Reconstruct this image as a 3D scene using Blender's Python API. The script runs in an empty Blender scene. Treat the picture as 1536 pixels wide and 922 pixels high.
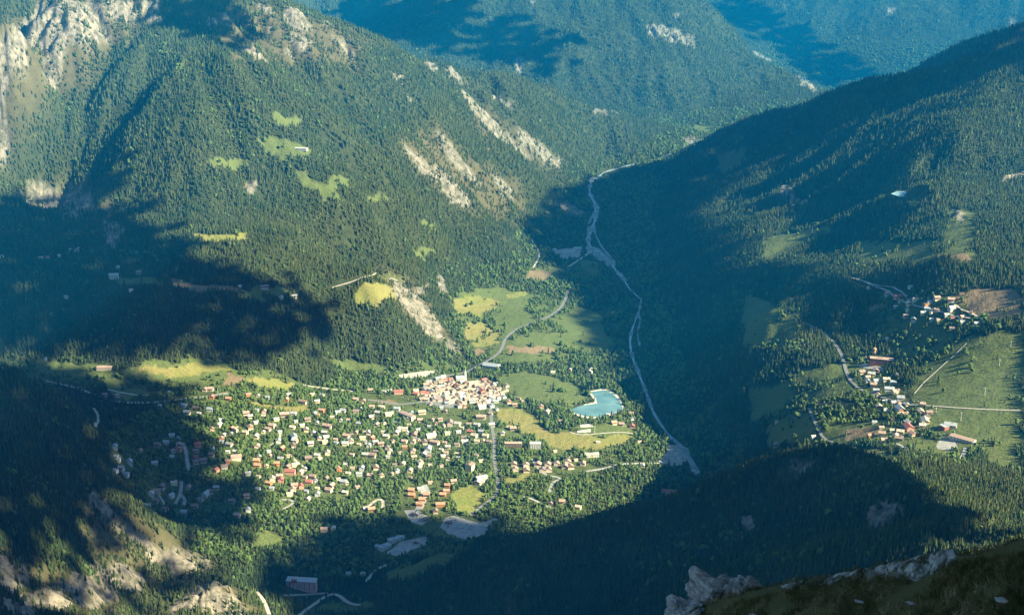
import bpy, bmesh, math, random
import numpy as np
from mathutils import Vector

# ------------------------------------------------------------------ camera, sky, sun, exposure
R = math.radians
SC = bpy.context.scene
COL = SC.collection
FPX, CX, CY = 2110.0, 768.0, 461.0            # focal length and centre in the photograph's pixels
CAMZ, PITCH = 1300.0, R(17.0)
cam_data = bpy.data.cameras.new('camera')
cam_data.sensor_width = 36.0
cam_data.lens = 36.0 * FPX / 1536.0
cam_data.clip_start, cam_data.clip_end = 0.5, 60000.0
cam = bpy.data.objects.new('camera', cam_data)
cam.location = (0, 0, CAMZ)
cam.rotation_euler = (R(90) - PITCH, 0, 0)
COL.objects.link(cam)
SC.camera = cam

SUN_EL, SUN_AZ = R(32.0), R(110.0)             # azimuth clockwise from the view direction (+Y)
SUN_DIR = np.array([math.sin(SUN_AZ) * math.cos(SUN_EL), math.cos(SUN_AZ) * math.cos(SUN_EL), math.sin(SUN_EL)])
world = bpy.data.worlds.new('World')
SC.world = world
world.use_nodes = True
wn = world.node_tree
sky = wn.nodes.new('ShaderNodeTexSky')
sky.sky_type = 'NISHITA'
sky.sun_disc = False
sky.sun_elevation, sky.sun_rotation = SUN_EL, SUN_AZ
sky.altitude = 1500.0
wn.links.new(sky.outputs[0], wn.nodes['Background'].inputs[0])
wn.nodes['Background'].inputs[1].default_value = 0.05
sd = bpy.data.lights.new('sun', 'SUN')
sd.energy, sd.angle, sd.color = 5.0, R(0.5), (1.0, 0.775, 0.50)
sun = bpy.data.objects.new('sun', sd)
sun.rotation_euler = Vector(SUN_DIR).to_track_quat('Z', 'Y').to_euler()
COL.objects.link(sun)
VS = SC.view_settings
VS.view_transform, VS.look, VS.gamma, VS.use_curve_mapping = 'Standard', 'None', 1.0, False
VS.exposure = 2.2
HAZE_DENSITY, HAZE_COLOR = 0.000082, (0.0, 0.228, 0.55)
CYC = SC.cycles
CYC.use_denoising = True
CYC.denoising_prefilter, CYC.denoising_input_passes = 'ACCURATE', 'RGB_ALBEDO_NORMAL'
CYC.use_adaptive_sampling = False
CYC.max_bounces, CYC.diffuse_bounces, CYC.glossy_bounces, CYC.volume_bounces, CYC.transmission_bounces = 4, 2, 2, 0, 2
CYC.transparent_max_bounces = 4

RNG = np.random.default_rng(7)
rnd = random.Random(11)

# ------------------------------------------------------------------ pixels <-> rays
CP_, SP_ = math.cos(PITCH), math.sin(PITCH)
def ray(u, v):
    u, v = np.asarray(u, float), np.asarray(v, float)
    a, w = (u - CX) / FPX, -(v - CY) / FPX
    return a, CP_ + w * SP_, -SP_ + w * CP_
def at_height(u, v, z):
    a, b, c = ray(u, v)
    t = (z - CAMZ) / c
    return a * t, b * t, z
def project(x, y, z):
    dz = z - CAMZ
    f = y * CP_ - dz * SP_
    up = y * SP_ + dz * CP_
    return CX + FPX * x / f, CY - FPX * up / f, f

# ------------------------------------------------------------------ noise
def hash2(ix, iy, s):
    h = (ix.astype(np.int64) * 374761393 + iy.astype(np.int64) * 668265263 + s * 974711) & 0x7fffffff
    h = ((h ^ (h >> 13)) * 1274126177) & 0x7fffffff
    return ((h ^ (h >> 16)) & 0xffffff) / float(0xffffff)
def vnoise(x, y, s=0):
    ix, iy = np.floor(x), np.floor(y)
    fx, fy = x - ix, y - iy
    fx, fy = fx * fx * fx * (fx * (fx * 6 - 15) + 10), fy * fy * fy * (fy * (fy * 6 - 15) + 10)
    a, b = hash2(ix, iy, s), hash2(ix + 1, iy, s)
    c, d = hash2(ix, iy + 1, s), hash2(ix + 1, iy + 1, s)
    return (a + (b - a) * fx) * (1 - fy) + (c + (d - c) * fx) * fy
def fbm(x, y, s=0, o=4):
    r, a, n = 0.0, 1.0, 0.0
    for k in range(o):
        r = r + a * vnoise(x, y, s + k * 17); n += a
        a *= 0.5; x, y = x * 2.03 + 3.1, y * 2.03 + 7.7
    return r / n * 2 - 1
def gully(x, y, gx, gy, cell, s):
    """ridges and gullies that run down the slope whose gradient is (gx, gy)"""
    gl = np.hypot(gx, gy) + 1e-6
    px, py = -gy / gl, gx / gl
    ux, uy = x / cell, y / cell
    ix, iy = np.floor(ux), np.floor(uy)
    tot, ws = 0.0, 1e-6
    for di in (-1, 0, 1):
        for dj in (-1, 0, 1):
            cx, cy = ix + di, iy + dj
            ox, oy = cx + hash2(cx, cy, s), cy + hash2(cx, cy, s + 5)
            dx, dy = ux - ox, uy - oy
            w = np.exp(-2.2 * (dx * dx + dy * dy))
            tot = tot + w * np.cos(2 * np.pi * (dx * px + dy * py) * 1.15); ws = ws + w
    return tot / ws

# ------------------------------------------------------------------ the terrain's survey points
SURVEY = """
1040 215 10|965 242 5|890 265 0|885 300 0|890 345 0|890 380 0|925 410 -5|958 455 -10|950 500 -12|955 545 -15|972 600 -20|1010 650 -25|1045 700 -30
800 480 5|760 520 5|700 460 25|740 440 15|830 420 5|850 380 2|840 340 8|780 560 0|840 590 0|760 640 5|850 650 0|900 680 -5|960 700 -12|820 700 0|700 720 0|640 770 0|700 790 -10|600 800 -5|860 740 -5|930 640 -8|900 610 -6
650 590 20|600 640 20|500 640 40|400 650 60|300 650 85|560 590 30|470 575 60|420 585 75|350 590 95|250 620 110|550 700 15|450 720 25|350 730 45|240 700 90|180 690 112|250 760 60|400 790 15|330 780 38|500 790 0|560 840 -15|450 880 -25|520 900 -30|420 920 -30|480 920 -32
300 550 125|200 555 130|100 560 135|20 552 140|360 560 112|480 548 70|550 552 40
250 440 255|100 440 262|400 440 235|10 440 268|500 430 200|565 440 180|580 410 205|500 500 118|600 500 96|650 530 25|690 520 12|640 440 122|660 480 60|690 440 40
250 425 262|100 400 278|200 405 272|320 420 254|430 425 240|50 370 300|180 370 305|100 340 330|20 310 360|250 370 302|330 365 312|400 390 275|60 265 400|130 300 360
200 340 335|200 250 464|200 150 622|200 50 798|200 0 894|200 -50 997|0 230 478|0 120 672|0 0 930|90 120 668|90 30 850
300 300 385|300 200 548|300 100 720|300 0 885
400 380 290|400 300 380|400 200 530|400 100 690|440 10 840
560 400 165|560 350 250|560 280 350|560 200 460|560 120 600|560 60 690
700 400 60|700 340 150|700 260 270|700 180 400|700 110 510
800 370 12|790 330 70|800 260 160|800 190 270|810 135 370|850 290 20|860 240 90|870 190 180|860 152 280|930 230 40|930 190 130|900 165 200|1000 215 20|1000 190 60
"""
SURVEY_D = """
440 8 9000|560 60 8500|700 110 7800|700 50 8200|700 0 8600|700 -60 9100|500 0 9200|880 150 7700|880 100 8000|880 50 8300|880 0 8650|880 -60 9200
1000 180 7700|1000 100 8100|1000 50 8400|1000 0 8800|1000 -60 9400|1040 0 8900|1100 60 8800|1100 120 8300|1100 170 7900|1180 105 8700|1170 150 8250|1240 140 8500
1250 140 10500|1300 100 11000|1300 50 11500|1300 0 12000|1500 50 11500|1500 0 12000|1100 0 12200|1120 40 11600|1200 110 10800|1300 -60 12800|1500 -60 12900
1536 40 6600|1450 68 6600|1390 92 6700
1536 66 5200|1400 105 5500|1300 128 5800|1230 150 6000|1150 178 6200|1080 196 6350|1020 222 6420|975 243 6480
1536 150 4700|1536 220 4350|1536 300 3950|1536 380 3350|1536 450 3040|1536 550 2753|1536 650 2411|1536 700 2258
1400 600 2663|1400 680 2364|1320 540 3080|1450 500 2990|1480 445 3126|1420 470 3124|1300 430 3451|1250 500 3290|1200 450 3467|1200 560 3110|1170 620 2930|1180 660 2720|1250 640 2690|1300 660 2500
1400 400 3316|1400 340 3750|1370 292 4050|1450 250 4250|1400 200 4450|1300 200 4950|1300 250 4700|1300 300 4400|1300 360 4000|1200 250 5100|1200 300 4750|1200 350 4350|1200 400 3950|1100 230 5898|1100 280 5271
1100 350 4556|1130 420 3899|1150 470 3494|1120 510 3381|1100 560 3243|1090 610 3290|1060 600 3400|1230 600 2900|1110 660 3090|1020 300 5440|1000 350 4938|1000 420 4356|1010 500 3819|1030 580 3419|960 280 5924
1260 678 2007|1310 720 1843|1350 770 1647|1385 815 1473|1450 750 1850|1536 800 1650|1536 740 1980|1450 700 2130|1340 690 2040
1150 705 2080|1050 738 2150|950 752 2220|850 775 2270|740 800 2330|640 835 2380|560 880 2430
1250 850 1625|1310 850 1560|1290 770 1790|1150 800 1830|1200 750 1950|1100 850 1765|1000 850 1890|1000 900 1800|900 850 2010|900 900 1930|800 850 2080|800 900 2010|700 880 2170|640 900 2250|700 922 2120|1100 920 1650|1220 905 1540
0 562 2704|60 590 2674|110 615 2687|150 645 2687|180 690 2660|210 730 2606|0 650 2460|0 750 2229|0 850 2040|0 922 1905|100 700 2488|100 800 2283|100 880 2162|180 780 2463|250 800 2508|200 850 2339|300 850 2450|330 830 2520
260 890 2410|200 915 2300|320 872 2331|380 900 2345|290 900 2275|250 922 2250|340 922 2275
"""
WORLD_PTS = """
-800 6200 560|-200 6800 300|200 7300 150|1900 9300 -300|2050 5900 480|1550 6600 220|1200 7000 40|1500 7400 0|230 2560 50|330 2520 90|430 2480 160|110 2580 5|-20 2580 -5|470 2800 -35
-1000 3020 150|-850 2930 140|-1800 2500 500|-2200 4000 700|-1800 3500 420|-2500 5500 1200|-1500 6500 900|2800 4500 800|2300 3000 600|1600 2200 560|1400 1500 800|1200 1000 1000|-900 1400 450|-300 1500 250|300 1100 640|0 1300 330
-1500 1600 800|0 700 800|600 1100 760|3000 6500 900|4000 9000 800|5500 12000 900|-1500 9000 1100|0 10500 1150|-3000 9000 1300|1000 13500 900|3500 13800 900|2200 7600 300|-3000 13000 1200|-600 800 700
"""
def parse(s): return np.array([[float(q) for q in p.split()] for line in s.strip().splitlines() for p in line.split('|')])
pts = []
for u, v, z in parse(SURVEY): pts.append(at_height(u, v, z))
for u, v, d in parse(SURVEY_D):
    a, b, c = ray(u, v); pts.append((a * d / b, d, CAMZ + c * d / b))
for p in parse(WORLD_PTS): pts.append(tuple(p))
PTS = np.array(pts, float)
SCL, MQ = 1000.0, 0.11
def kern(ax, ay, bx, by):
    return np.sqrt(((ax[:, None] - bx[None]) ** 2 + (ay[:, None] - by[None]) ** 2) + MQ * MQ)
n = len(PTS)
X0, Y0, Z0 = PTS[:, 0] / SCL, PTS[:, 1] / SCL, PTS[:, 2] / SCL
A = np.zeros((n + 3, n + 3))
A[:n, :n] = kern(X0, Y0, X0, Y0) - np.eye(n) * 0.004
A[:n, n], A[:n, n + 1], A[:n, n + 2] = 1, X0, Y0
A[n:, :n] = A[:n, n:].T
W = np.linalg.solve(A, np.concatenate([Z0, np.zeros(3)]))
def base_height(x, y):
    x, y = x.ravel() / SCL, y.ravel() / SCL
    out = np.empty(len(x))
    for i in range(0, len(x), 20000):
        s = slice(i, i + 20000)
        out[s] = kern(x[s], y[s], X0, Y0) @ W[:n] + W[n] + W[n + 1] * x[s] + W[n + 2] * y[s]
    return out * SCL

# fan-shaped grid: columns are rays of constant x / y, rows are spaced in proportion to y
T_IN = np.arange(-0.40, 0.4001, 0.001)
T_AX = np.concatenate([np.arange(-0.80, -0.40, 0.006), T_IN, np.arange(0.406, 1.15, 0.006)])
Y_AX = np.exp(np.arange(math.log(900.0), math.log(13800.0), 0.0026))
LY = np.log(Y_AX)
NT, NY = len(T_AX), len(Y_AX)
# coarse surface, then smooth upsampling
tc, yc = np.linspace(T_AX[0], T_AX[-1], 420), np.exp(np.linspace(LY[0], LY[-1], 420))
TC, YC = np.meshgrid(tc, yc)
ZC = base_height(TC * YC, YC).reshape(TC.shape)
def bilin(axa, axb, G, a, b):
    ia = np.clip(np.searchsorted(axa, a) - 1, 0, len(axa) - 2); ib = np.clip(np.searchsorted(axb, b) - 1, 0, len(axb) - 2)
    fa = np.clip((a - axa[ia]) / (axa[ia + 1] - axa[ia]), 0, 1); fb = np.clip((b - axb[ib]) / (axb[ib + 1] - axb[ib]), 0, 1)
    return (G[ib, ia] * (1 - fa) + G[ib, ia + 1] * fa) * (1 - fb) + (G[ib + 1, ia] * (1 - fa) + G[ib + 1, ia + 1] * fa) * fb
TT, YY = np.meshgrid(T_AX, Y_AX)
XX = TT * YY
ZZ = bilin(tc, np.log(yc), ZC, TT, np.log(YY))
def gradient(Z):
    dt = np.gradient(Z, T_AX, axis=1) / YY                # d/dx at constant y
    dl = np.gradient(Z, LY, axis=0) / YY                  # along the ray
    return dt, dl - dt * TT
gx, gy = gradient(ZZ)
k = 9                                                     # smooth the gradient before it steers the gullies
def blur(G, k):
    c = np.cumsum(np.pad(G, ((k, k), (0, 0)), mode='edge'), axis=0); G = (c[2 * k:] - c[:-2 * k]) / (2 * k)
    c = np.cumsum(np.pad(G, ((0, 0), (k, k)), mode='edge'), axis=1); return (c[:, 2 * k:] - c[:, :-2 * k]) / (2 * k)
gx, gy = blur(gx, 10), blur(gy, 10)
slope = np.hypot(gx, gy)
rough = np.clip((slope - 0.16) / 0.4, 0, 1)
rough = rough * np.clip((ZZ + 10) / 150, 0.12, 1) * (1 - 0.65 * np.exp(-((XX - 800) / 380) ** 2 - ((YY - 2850) / 650) ** 2))
rough = rough * (1 - 0.5 * np.clip((YY - 6800) / 1200, 0, 1))
rough = rough * np.clip((XX ** 2 + (YY - 3000) ** 2) ** 0.5 / 2500, 0.5, 1.6)
wx, wy = XX + 60 * fbm(XX / 260, YY / 260, 3, 3), YY + 60 * fbm(XX / 260, YY / 260, 9, 3)
g0 = gully(XX + 150 * fbm(XX / 600, YY / 600, 61, 3), YY + 150 * fbm(XX / 600, YY / 600, 67, 3), gx, gy, 900, 77)
ZZ = ZZ + rough * 45 * (g0 - 0.2)
g1 = gully(wx, wy, gx, gy, 420, 1)
ZZ = ZZ + rough * 46 * (g1 - 0.3)
gx2, gy2 = gradient(ZZ)
gx2, gy2 = blur(gx2, 4), blur(gy2, 4)
g2 = gully(wx, wy, gx2, gy2, 150, 21)
ZZ = ZZ + rough * 17 * (g2 - 0.2)
g3 = gully(XX + 12 * fbm(XX / 60, YY / 60, 33, 2), YY, gx2, gy2, 55, 41)
ZZ = ZZ + rough * 4.5 * g3 + np.clip(rough, 0.12, 1) * 9 * fbm(XX / 190, YY / 190, 71, 5)

def ground(x, y):
    x, y = np.asarray(x, float), np.asarray(y, float)
    return bilin(T_AX, LY, ZZ, x / y, np.log(y))
def cast(u, v):
    """pixel -> point on the terrain"""
    a, b, c = ray(np.atleast_1d(u), np.atleast_1d(v))
    ys = np.exp(np.linspace(math.log(1200.0), LY[-1], 2600))
    outy = np.full(a.shape, ys[-1])
    for i0 in range(0, len(a), 500):
        s = slice(i0, i0 + 500)
        T = ys[None] / b[s, None]
        zr = CAMZ + c[s, None] * T
        zg = ground((a[s, None] * T), np.broadcast_to(ys, T.shape))
        below = zr < zg
        j = np.where(below.any(1), below.argmax(1), len(ys) - 1); j = np.maximum(j, 1)
        r = np.arange(len(j))
        d0, d1 = (zr - zg)[r, j - 1], (zr - zg)[r, j]
        f = np.clip(d0 / (d0 - d1 + 1e-9), 0, 1)
        outy[s] = ys[j - 1] + (ys[j] - ys[j - 1]) * f
    t = outy / b
    return a * t, outy, ground(a * t, outy)


# ------------------------------------------------------------------ land cover, surveyed as outlines on the terrain
def outline(text):
    q = [[float(w) for w in p.split()] for p in text.split(',')]
    return q
def densify(q, closed=True, step=14.0):
    out = []
    m = len(q)
    for i in range(m if closed else m - 1):
        (a, b), (c, d) = q[i], q[(i + 1) % m]
        k = max(1, int(math.hypot(c - a, d - b) / step))
        for j in range(k): out.append((a + (c - a) * j / k, b + (d - b) * j / k))
    if not closed: out.append(tuple(q[-1]))
    return np.array(out)
def inside(px, py, qx, qy):
    r = np.zeros(px.shape, bool)
    j = len(qx) - 1
    for i in range(len(qx)):
        c = ((qy[i] > py) != (qy[j] > py)) & (px < (qx[j] - qx[i]) * (py - qy[i]) / (qy[j] - qy[i] + 1e-12) + qx[i])
        r ^= c; j = i
    return r
def stamp(G, text, val=1.0, wob=0.0):
    q = densify(outline(text))
    x, y, _ = cast(q[:, 0], q[:, 1])
    t, l = x / y, np.log(y)
    i0, i1 = max(0, np.searchsorted(T_AX, t.min()) - 4), np.searchsorted(T_AX, t.max()) + 4
    j0, j1 = max(0, np.searchsorted(LY, l.min()) - 4), np.searchsorted(LY, l.max()) + 4
    X, Y = XX[j0:j1, i0:i1], YY[j0:j1, i0:i1]
    if wob:
        X, Y = X + wob * fbm(X / 45, Y / 45, 5, 3), Y + wob * 1.6 * fbm(X / 45, Y / 45, 15, 3)
    m = inside(X, Y, x, y)
    G[j0:j1, i0:i1][m] = val
    return x, y
ROCKS = """
0 60,60 0,100 0,75 45,40 85,15 115,0 150|75 0,140 0,165 25,170 60,130 72,100 70,85 110,70 125,65 80,50 60|150 0,200 0,215 33,195 38,165 22|210 0,238 0,245 40,222 40|0 155,15 168,20 190,8 240,0 245
18 295,60 262,90 282,140 285,138 310,110 326,80 315,40 305|152 330,172 325,186 350,172 372,160 365
385 2,405 10,412 28,400 22|428 15,445 12,470 40,455 47,432 35|305 20,325 25,335 42,312 38|335 22,352 28,345 42|358 75,380 72,410 98,380 88|435 52,470 55,465 78,440 72|495 55,515 55,535 82,520 80|422 70,436 72,445 88,430 84|398 35,410 38,405 48|484 32,496 34,494 42
638 92,648 92,660 112,648 112|670 105,680 105,705 130,695 130|692 142,705 145,735 175,760 205,805 240,790 238,740 200,700 155|735 140,755 150,780 162,760 162,740 152|770 190,790 200,835 235,850 245,835 248,790 218|588 108,605 115,608 125,595 122|615 142,627 150,615 154
655 190,668 195,690 235,720 270,730 285,700 265,665 225|602 212,625 230,670 262,690 285,710 310,680 305,640 260,615 235|740 258,770 285,770 295,750 290|725 214,742 218,738 224
970 38,1000 38,1040 52,1045 68,1005 64,972 52|1185 108,1210 116,1230 132,1226 141,1200 128|1130 76,1160 90,1155 96,1135 86|775 85,787 85,783 112,772 108|825 146,840 147,836 152|1010 20,1022 22,1016 30|790 0,808 0,802 10
1176 8,1182 8,1180 15|1330 10,1345 12,1345 22,1332 20|1245 30,1252 30,1250 35|1275 110,1284 110,1280 115|1518 28,1530 30,1530 40,1516 40
145 735,170 750,200 790,240 810,280 815,320 840,322 853,280 858,260 845,225 840,190 815,160 775,140 755|0 835,40 840,45 870,20 885,0 890|60 880,110 860,160 850,190 840,225 868,190 890,160 905,90 915,50 922,0 922,0 900
245 922,290 880,320 868,350 880,380 915,380 922|585 414,615 432,650 470,668 498,694 534,672 526,632 490,598 455|620 430,645 424,640 435,625 447|370 272,385 270,385 290,372 290|655 400,668 420,672 445,660 440
1290 752,1340 748,1352 785,1310 785|1105 768,1130 770,1132 800,1110 815|1180 690,1215 690,1240 705,1195 708|1430 310,1445 318,1455 335,1432 328|1500 268,1536 256,1536 266,1502 276
830 295,850 305,880 320,870 325,840 312|1175 275,1215 300,1200 312,1170 295|1020 205,1045 205,1055 212,1030 214|890 168,925 166,930 172,895 176
"""
MEADOWS = """
45 547,140 545,182 555,172 568,80 562|485 540,540 537,588 548,580 562,520 556,490 550|1180 352,1245 336,1255 350,1190 370|1285 364,1400 362,1402 393,1290 394|1418 308,1462 320,1464 394,1418 380|1110 440,1165 455,1175 525,1118 528|1190 560,1290 538,1290 556,1200 586|1240 638,1335 630,1345 655,1250 668|690 440,750 430,800 445,795 460,745 470|900 640,950 636,962 652,905 656
410 178,425 173,455 180,440 188,412 188|380 208,400 205,440 212,470 228,465 238,420 240,400 228|308 243,335 238,377 247,372 252,312 248|440 255,452 255,500 275,515 282,490 290,450 275|545 295,585 295,590 302,560 305
630 332,660 340,655 345,630 340|620 375,650 370,655 380,625 385|560 412,590 412,605 425,580 425|355 438,430 430,440 440,410 448,360 445|170 416,230 416,238 426,180 428
745 468,790 460,805 480,790 492,760 498,740 490|765 510,795 497,850 500,880 500,870 530,840 525,770 515|755 535,800 528,840 538,790 545,755 548|820 480,870 460,900 470,920 520,880 525,860 500|745 562,790 555,830 565,865 575,885 600,860 605,820 605,790 600,760 582
740 640,770 642,790 655,770 660,745 655|380 800,400 795,425 805,400 820,385 825|870 390,905 393,890 410,860 405|575 860,600 848,680 828,692 836,620 860,590 870|460 922,500 900,545 905,560 922
1365 590,1380 560,1420 530,1460 500,1536 495,1536 615,1480 615,1420 610,1375 605|1372 598,1536 606,1536 632,1376 622|1380 612,1440 618,1536 625,1536 720,1480 697,1465 660,1420 640,1395 650,1375 640|1150 660,1165 632,1200 625,1225 625,1215 660,1190 670,1160 668|1135 480,1155 470,1165 490,1170 515,1148 522,1132 510
1290 375,1340 370,1390 375,1370 388,1300 388|1425 320,1455 332,1450 380,1425 370|1140 362,1190 347,1195 372,1150 395|1115 590,1180 572,1190 600,1130 635|1340 658,1380 655,1420 665,1450 688,1400 682|865 640,940 632,960 650,880 652
480 290,500 285,520 300,500 305|505 258,525 270,520 280,500 272|610 610,640 612,630 622,605 618|600 722,620 718,625 735,600 735|500 738,520 735,525 752,505 755|160 588,215 578,222 592,190 600|1420 372,1455 380,1455 396,1425 390|1040 185,1065 192,1060 202,1040 196|180 548,235 540,310 541,362 555,345 568,290 570,250 572,190 565|1075 228,1120 224,1112 250,1080 265
"""
YELLOWS = """
195 553,300 546,348 556,300 563,205 562|283 350,310 348,375 352,370 360,335 365,290 358|528 440,540 428,580 428,600 440,590 448,560 458,535 455|680 448,720 445,750 450,745 465,720 475,690 472|700 488,720 485,757 498,745 515,715 520,700 510|740 615,780 612,800 625,830 650,870 655,930 650,960 655,930 668,890 672,850 680,830 668,790 650,750 638
680 740,700 727,735 740,715 765,685 770|750 713,800 708,792 722,755 725|370 565,390 563,445 577,430 585,370 575|348 597,400 605,460 610,470 620,440 618,385 608|1262 672,1310 672,1362 685,1340 692,1290 685|760 440,790 436,790 444,765 448
"""
DRIES = """
255 418,290 425,330 432,360 434,355 440,290 436,258 428|755 516,830 522,848 528,820 533,760 528|710 525,735 522,730 530,710 540|790 408,830 408,825 418,790 415|1420 445,1440 437,1500 435,1536 440,1536 470,1500 478,1460 470,1435 455
1400 377,1450 382,1455 393,1420 390|1270 645,1300 640,1320 650,1280 660|340 560,372 562,360 577,335 575|560 598,590 598,600 608,570 606|1225 600,1265 600,1265 608,1230 608|1300 455,1330 452,1332 458,1305 462
"""
TOWNS = """
160 660,230 610,300 580,400 585,520 575,640 555,700 560,790 590,780 620,760 650,770 700,880 690,900 710,830 740,740 720,700 780,620 790,540 780,460 770,400 770,300 770,220 770|840 630,960 625,1000 660,960 690,900 650|1285 520,1350 575,1380 640,1475 675,1440 690,1300 660,1280 600|1310 440,1420 440,1485 470,1475 500,1340 480
700 720,900 700,880 770,760 790|160 590,280 580,340 600,200 610|570 790,760 770,700 830,560 840
"""
CORES = """
555 605,640 575,690 560,760 575,790 598,770 615,740 640,690 640,640 630,570 615|760 695,880 690,895 705,840 715,770 712|600 735,665 720,680 745,660 770,600 768|1290 545,1330 560,1390 600,1360 620,1290 590|590 770,640 765,720 780,745 790,680 808,640 800|570 815,640 808,650 825,590 838|1400 650,1440 640,1475 668,1440 678|855 640,915 632,930 650,870 658|540 590,690 600,690 610,560 612
"""
PARKS = """
676 446,720 436,770 432,850 452,885 470,925 525,880 532,840 545,760 545,705 522,690 490|560 690,640 700,640 735,560 745|1150 640,1170 575,1290 570,1300 660,1250 668,1160 672|1300 470,1420 480,1440 520,1380 560,1330 530|380 690,480 690,480 735,390 735|790 640,900 655,960 660,960 690,760 690|1285 610,1480 655,1450 700,1300 665|540 575,640 540,690 545,560 590|1130 480,1200 470,1200 530,1130 530
560 755,700 790,690 810,560 790|780 405,900 392,900 420,790 425|0 540,400 555,500 590,340 610,60 575
"""
SCRUBS = """
595 205,660 185,705 240,782 268,790 330,730 325,690 305,640 270|690 135,760 180,855 245,800 245,720 195|0 30,60 0,240 0,245 45,190 60,130 130,60 150,30 200,0 250|130 730,210 770,335 850,300 875,150 875,0 822,0 922,240 922,120 800|570 405,625 420,700 535,670 530,600 470|240 922,290 870,350 870,400 922|15 290,150 270,195 370,150 380,100 330|400 0,560 60,540 95,430 100,350 90,300 20
"""
TRACTS = {}
for nm, txt in (('rock', ROCKS), ('meadow', MEADOWS), ('yellow', YELLOWS), ('dry', DRIES), ('town', TOWNS), ('core', CORES), ('park', PARKS), ('scrub', SCRUBS)):
    G = np.zeros((NY, NT))
    for line in txt.strip().splitlines():
        for p in line.split('|'): stamp(G, p, 1.0, 16.0 if nm == 'rock' else (17.0 if nm in ('meadow', 'dry', 'yellow', 'park', 'scrub') else 0.0))
    TRACTS[nm] = G
CLEAR = np.zeros((NY, NT))                                  # where nothing grows: water, roads, yards, house plots

# ------------------------------------------------------------------ the lake and the small reservoir: level the ground first
LAKE = "851 612,863 609,885 606.5,896 605,894 597,886 588,904 585,913 587,922 593,929 601,934 612,931 617,914 620,900 625,880 624.5,863 619.5"
BEACH = "847 612,862 607,884 604.5,892 603,890 598,882 587,903 582.5,915 584.5,925 591,932 600,937 613,934 619,916 623,901 628,879 627.5,861 621.5"
POOL = "1336 291,1345 287.5,1362 287,1378 290,1370 294,1350 295.5"
def level(text, dz=0.0):
    q = densify(outline(text), step=4)
    x, y, z = cast(q[:, 0], q[:, 1])
    lv = float(np.median(z)) + dz
    m = np.zeros((NY, NT)); stamp(m, text)
    mb = np.clip(blur(m, 5) * 2.2, 0, 1)
    ZZ[:] = ZZ * (1 - mb) + lv * mb
    return lv
def sheet_points(text, z, step=3):
    q = densify(outline(text), step=step)
    return [at_height(u, v, z) for u, v in q]
rkm = blur(TRACTS['rock'], 2)
gx3, gy3 = gradient(ZZ); gx3, gy3 = blur(gx3, 6), blur(gy3, 6)
ZZ = ZZ + rkm * (14.0 * gully(wx, wy, gx3, gy3, 75, 131) + 8.0 * gully(wx, wy, gx3, gy3, 32, 137) + 6.0 * fbm(XX / 30, YY / 30, 141, 4)) * np.clip(YY / 4500, 0.6, 1.3)
z_lake = level(BEACH)
z_pool = level(POOL)

# ------------------------------------------------------------------ materials
def new_mat(name, color=(0.5, 0.5, 0.5), rough=0.85, spec=0.3):
    m = bpy.data.materials.new(name); m.use_nodes = True
    b = m.node_tree.nodes['Principled BSDF']
    b.inputs['Base Color'].default_value = (*color, 1); b.inputs['Roughness'].default_value = rough
    b.inputs['Specular IOR Level'].default_value = spec
    return m
class Nodes:
    def __init__(s, m): s.t = m.node_tree; s.b = s.t.nodes['Principled BSDF']
    def n(s, kind, **kw):
        o = s.t.nodes.new(kind)
        for k, v in kw.items(): setattr(o, k, v)
        return o
    def l(s, a, b): s.t.links.new(a, b)
    def noise(s, scale, detail=4, rough=0.55, vec=None):
        o = s.n('ShaderNodeTexNoise'); o.inputs['Scale'].default_value = scale; o.inputs['Detail'].default_value = detail; o.inputs['Roughness'].default_value = rough
        if vec is None:
            vec = s.n('ShaderNodeTexCoord').outputs['Object']
        s.l(vec, o.inputs['Vector']); return o.outputs['Fac']
    def ramp(s, fac, stops):
        o = s.n('ShaderNodeValToRGB')
        e = o.color_ramp.elements
        while len(e) < len(stops): e.new(0.5)
        for q, (p, c) in zip(e, stops): q.position = p; q.color = (*c, 1) if len(c) == 3 else c
        s.l(fac, o.inputs[0]); return o.outputs[0]
    def mix(s, fac, a, b):
        o = s.n('ShaderNodeMix', data_type='RGBA')
        for sock, val in ((o.inputs[0], fac), (o.inputs[6], a), (o.inputs[7], b)):
            if isinstance(val, (int, float)): sock.default_value = val
            elif isinstance(val, tuple): sock.default_value = (*val, 1)
            else: s.l(val, sock)
        return o.outputs[2]
    def math(s, op, a, b=0.0, clamp=False):
        o = s.n('ShaderNodeMath', operation=op); o.use_clamp = clamp
        for sock, val in ((o.inputs[0], a), (o.inputs[1], b)):
            if isinstance(val, (int, float)): sock.default_value = val
            else: s.l(val, sock)
        return o.outputs[0]
    def bump(s, h, dist, strength=0.5):
        o = s.n('ShaderNodeBump'); o.inputs['Distance'].default_value = dist; o.inputs['Strength'].default_value = strength
        s.l(h, o.inputs['Height']); s.l(o.outputs[0], s.b.inputs['Normal'])
def noisy(name, c1, c2, scale, rough=0.9, spec=0.2, detail=4, bump=None):
    m = new_mat(name, c1, rough, spec); N = Nodes(m)
    f = N.noise(scale, detail); N.l(N.ramp(f, ((0.35, c1), (0.65, c2))), N.b.inputs['Base Color'])
    if bump: N.bump(f, bump)
    return m

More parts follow.
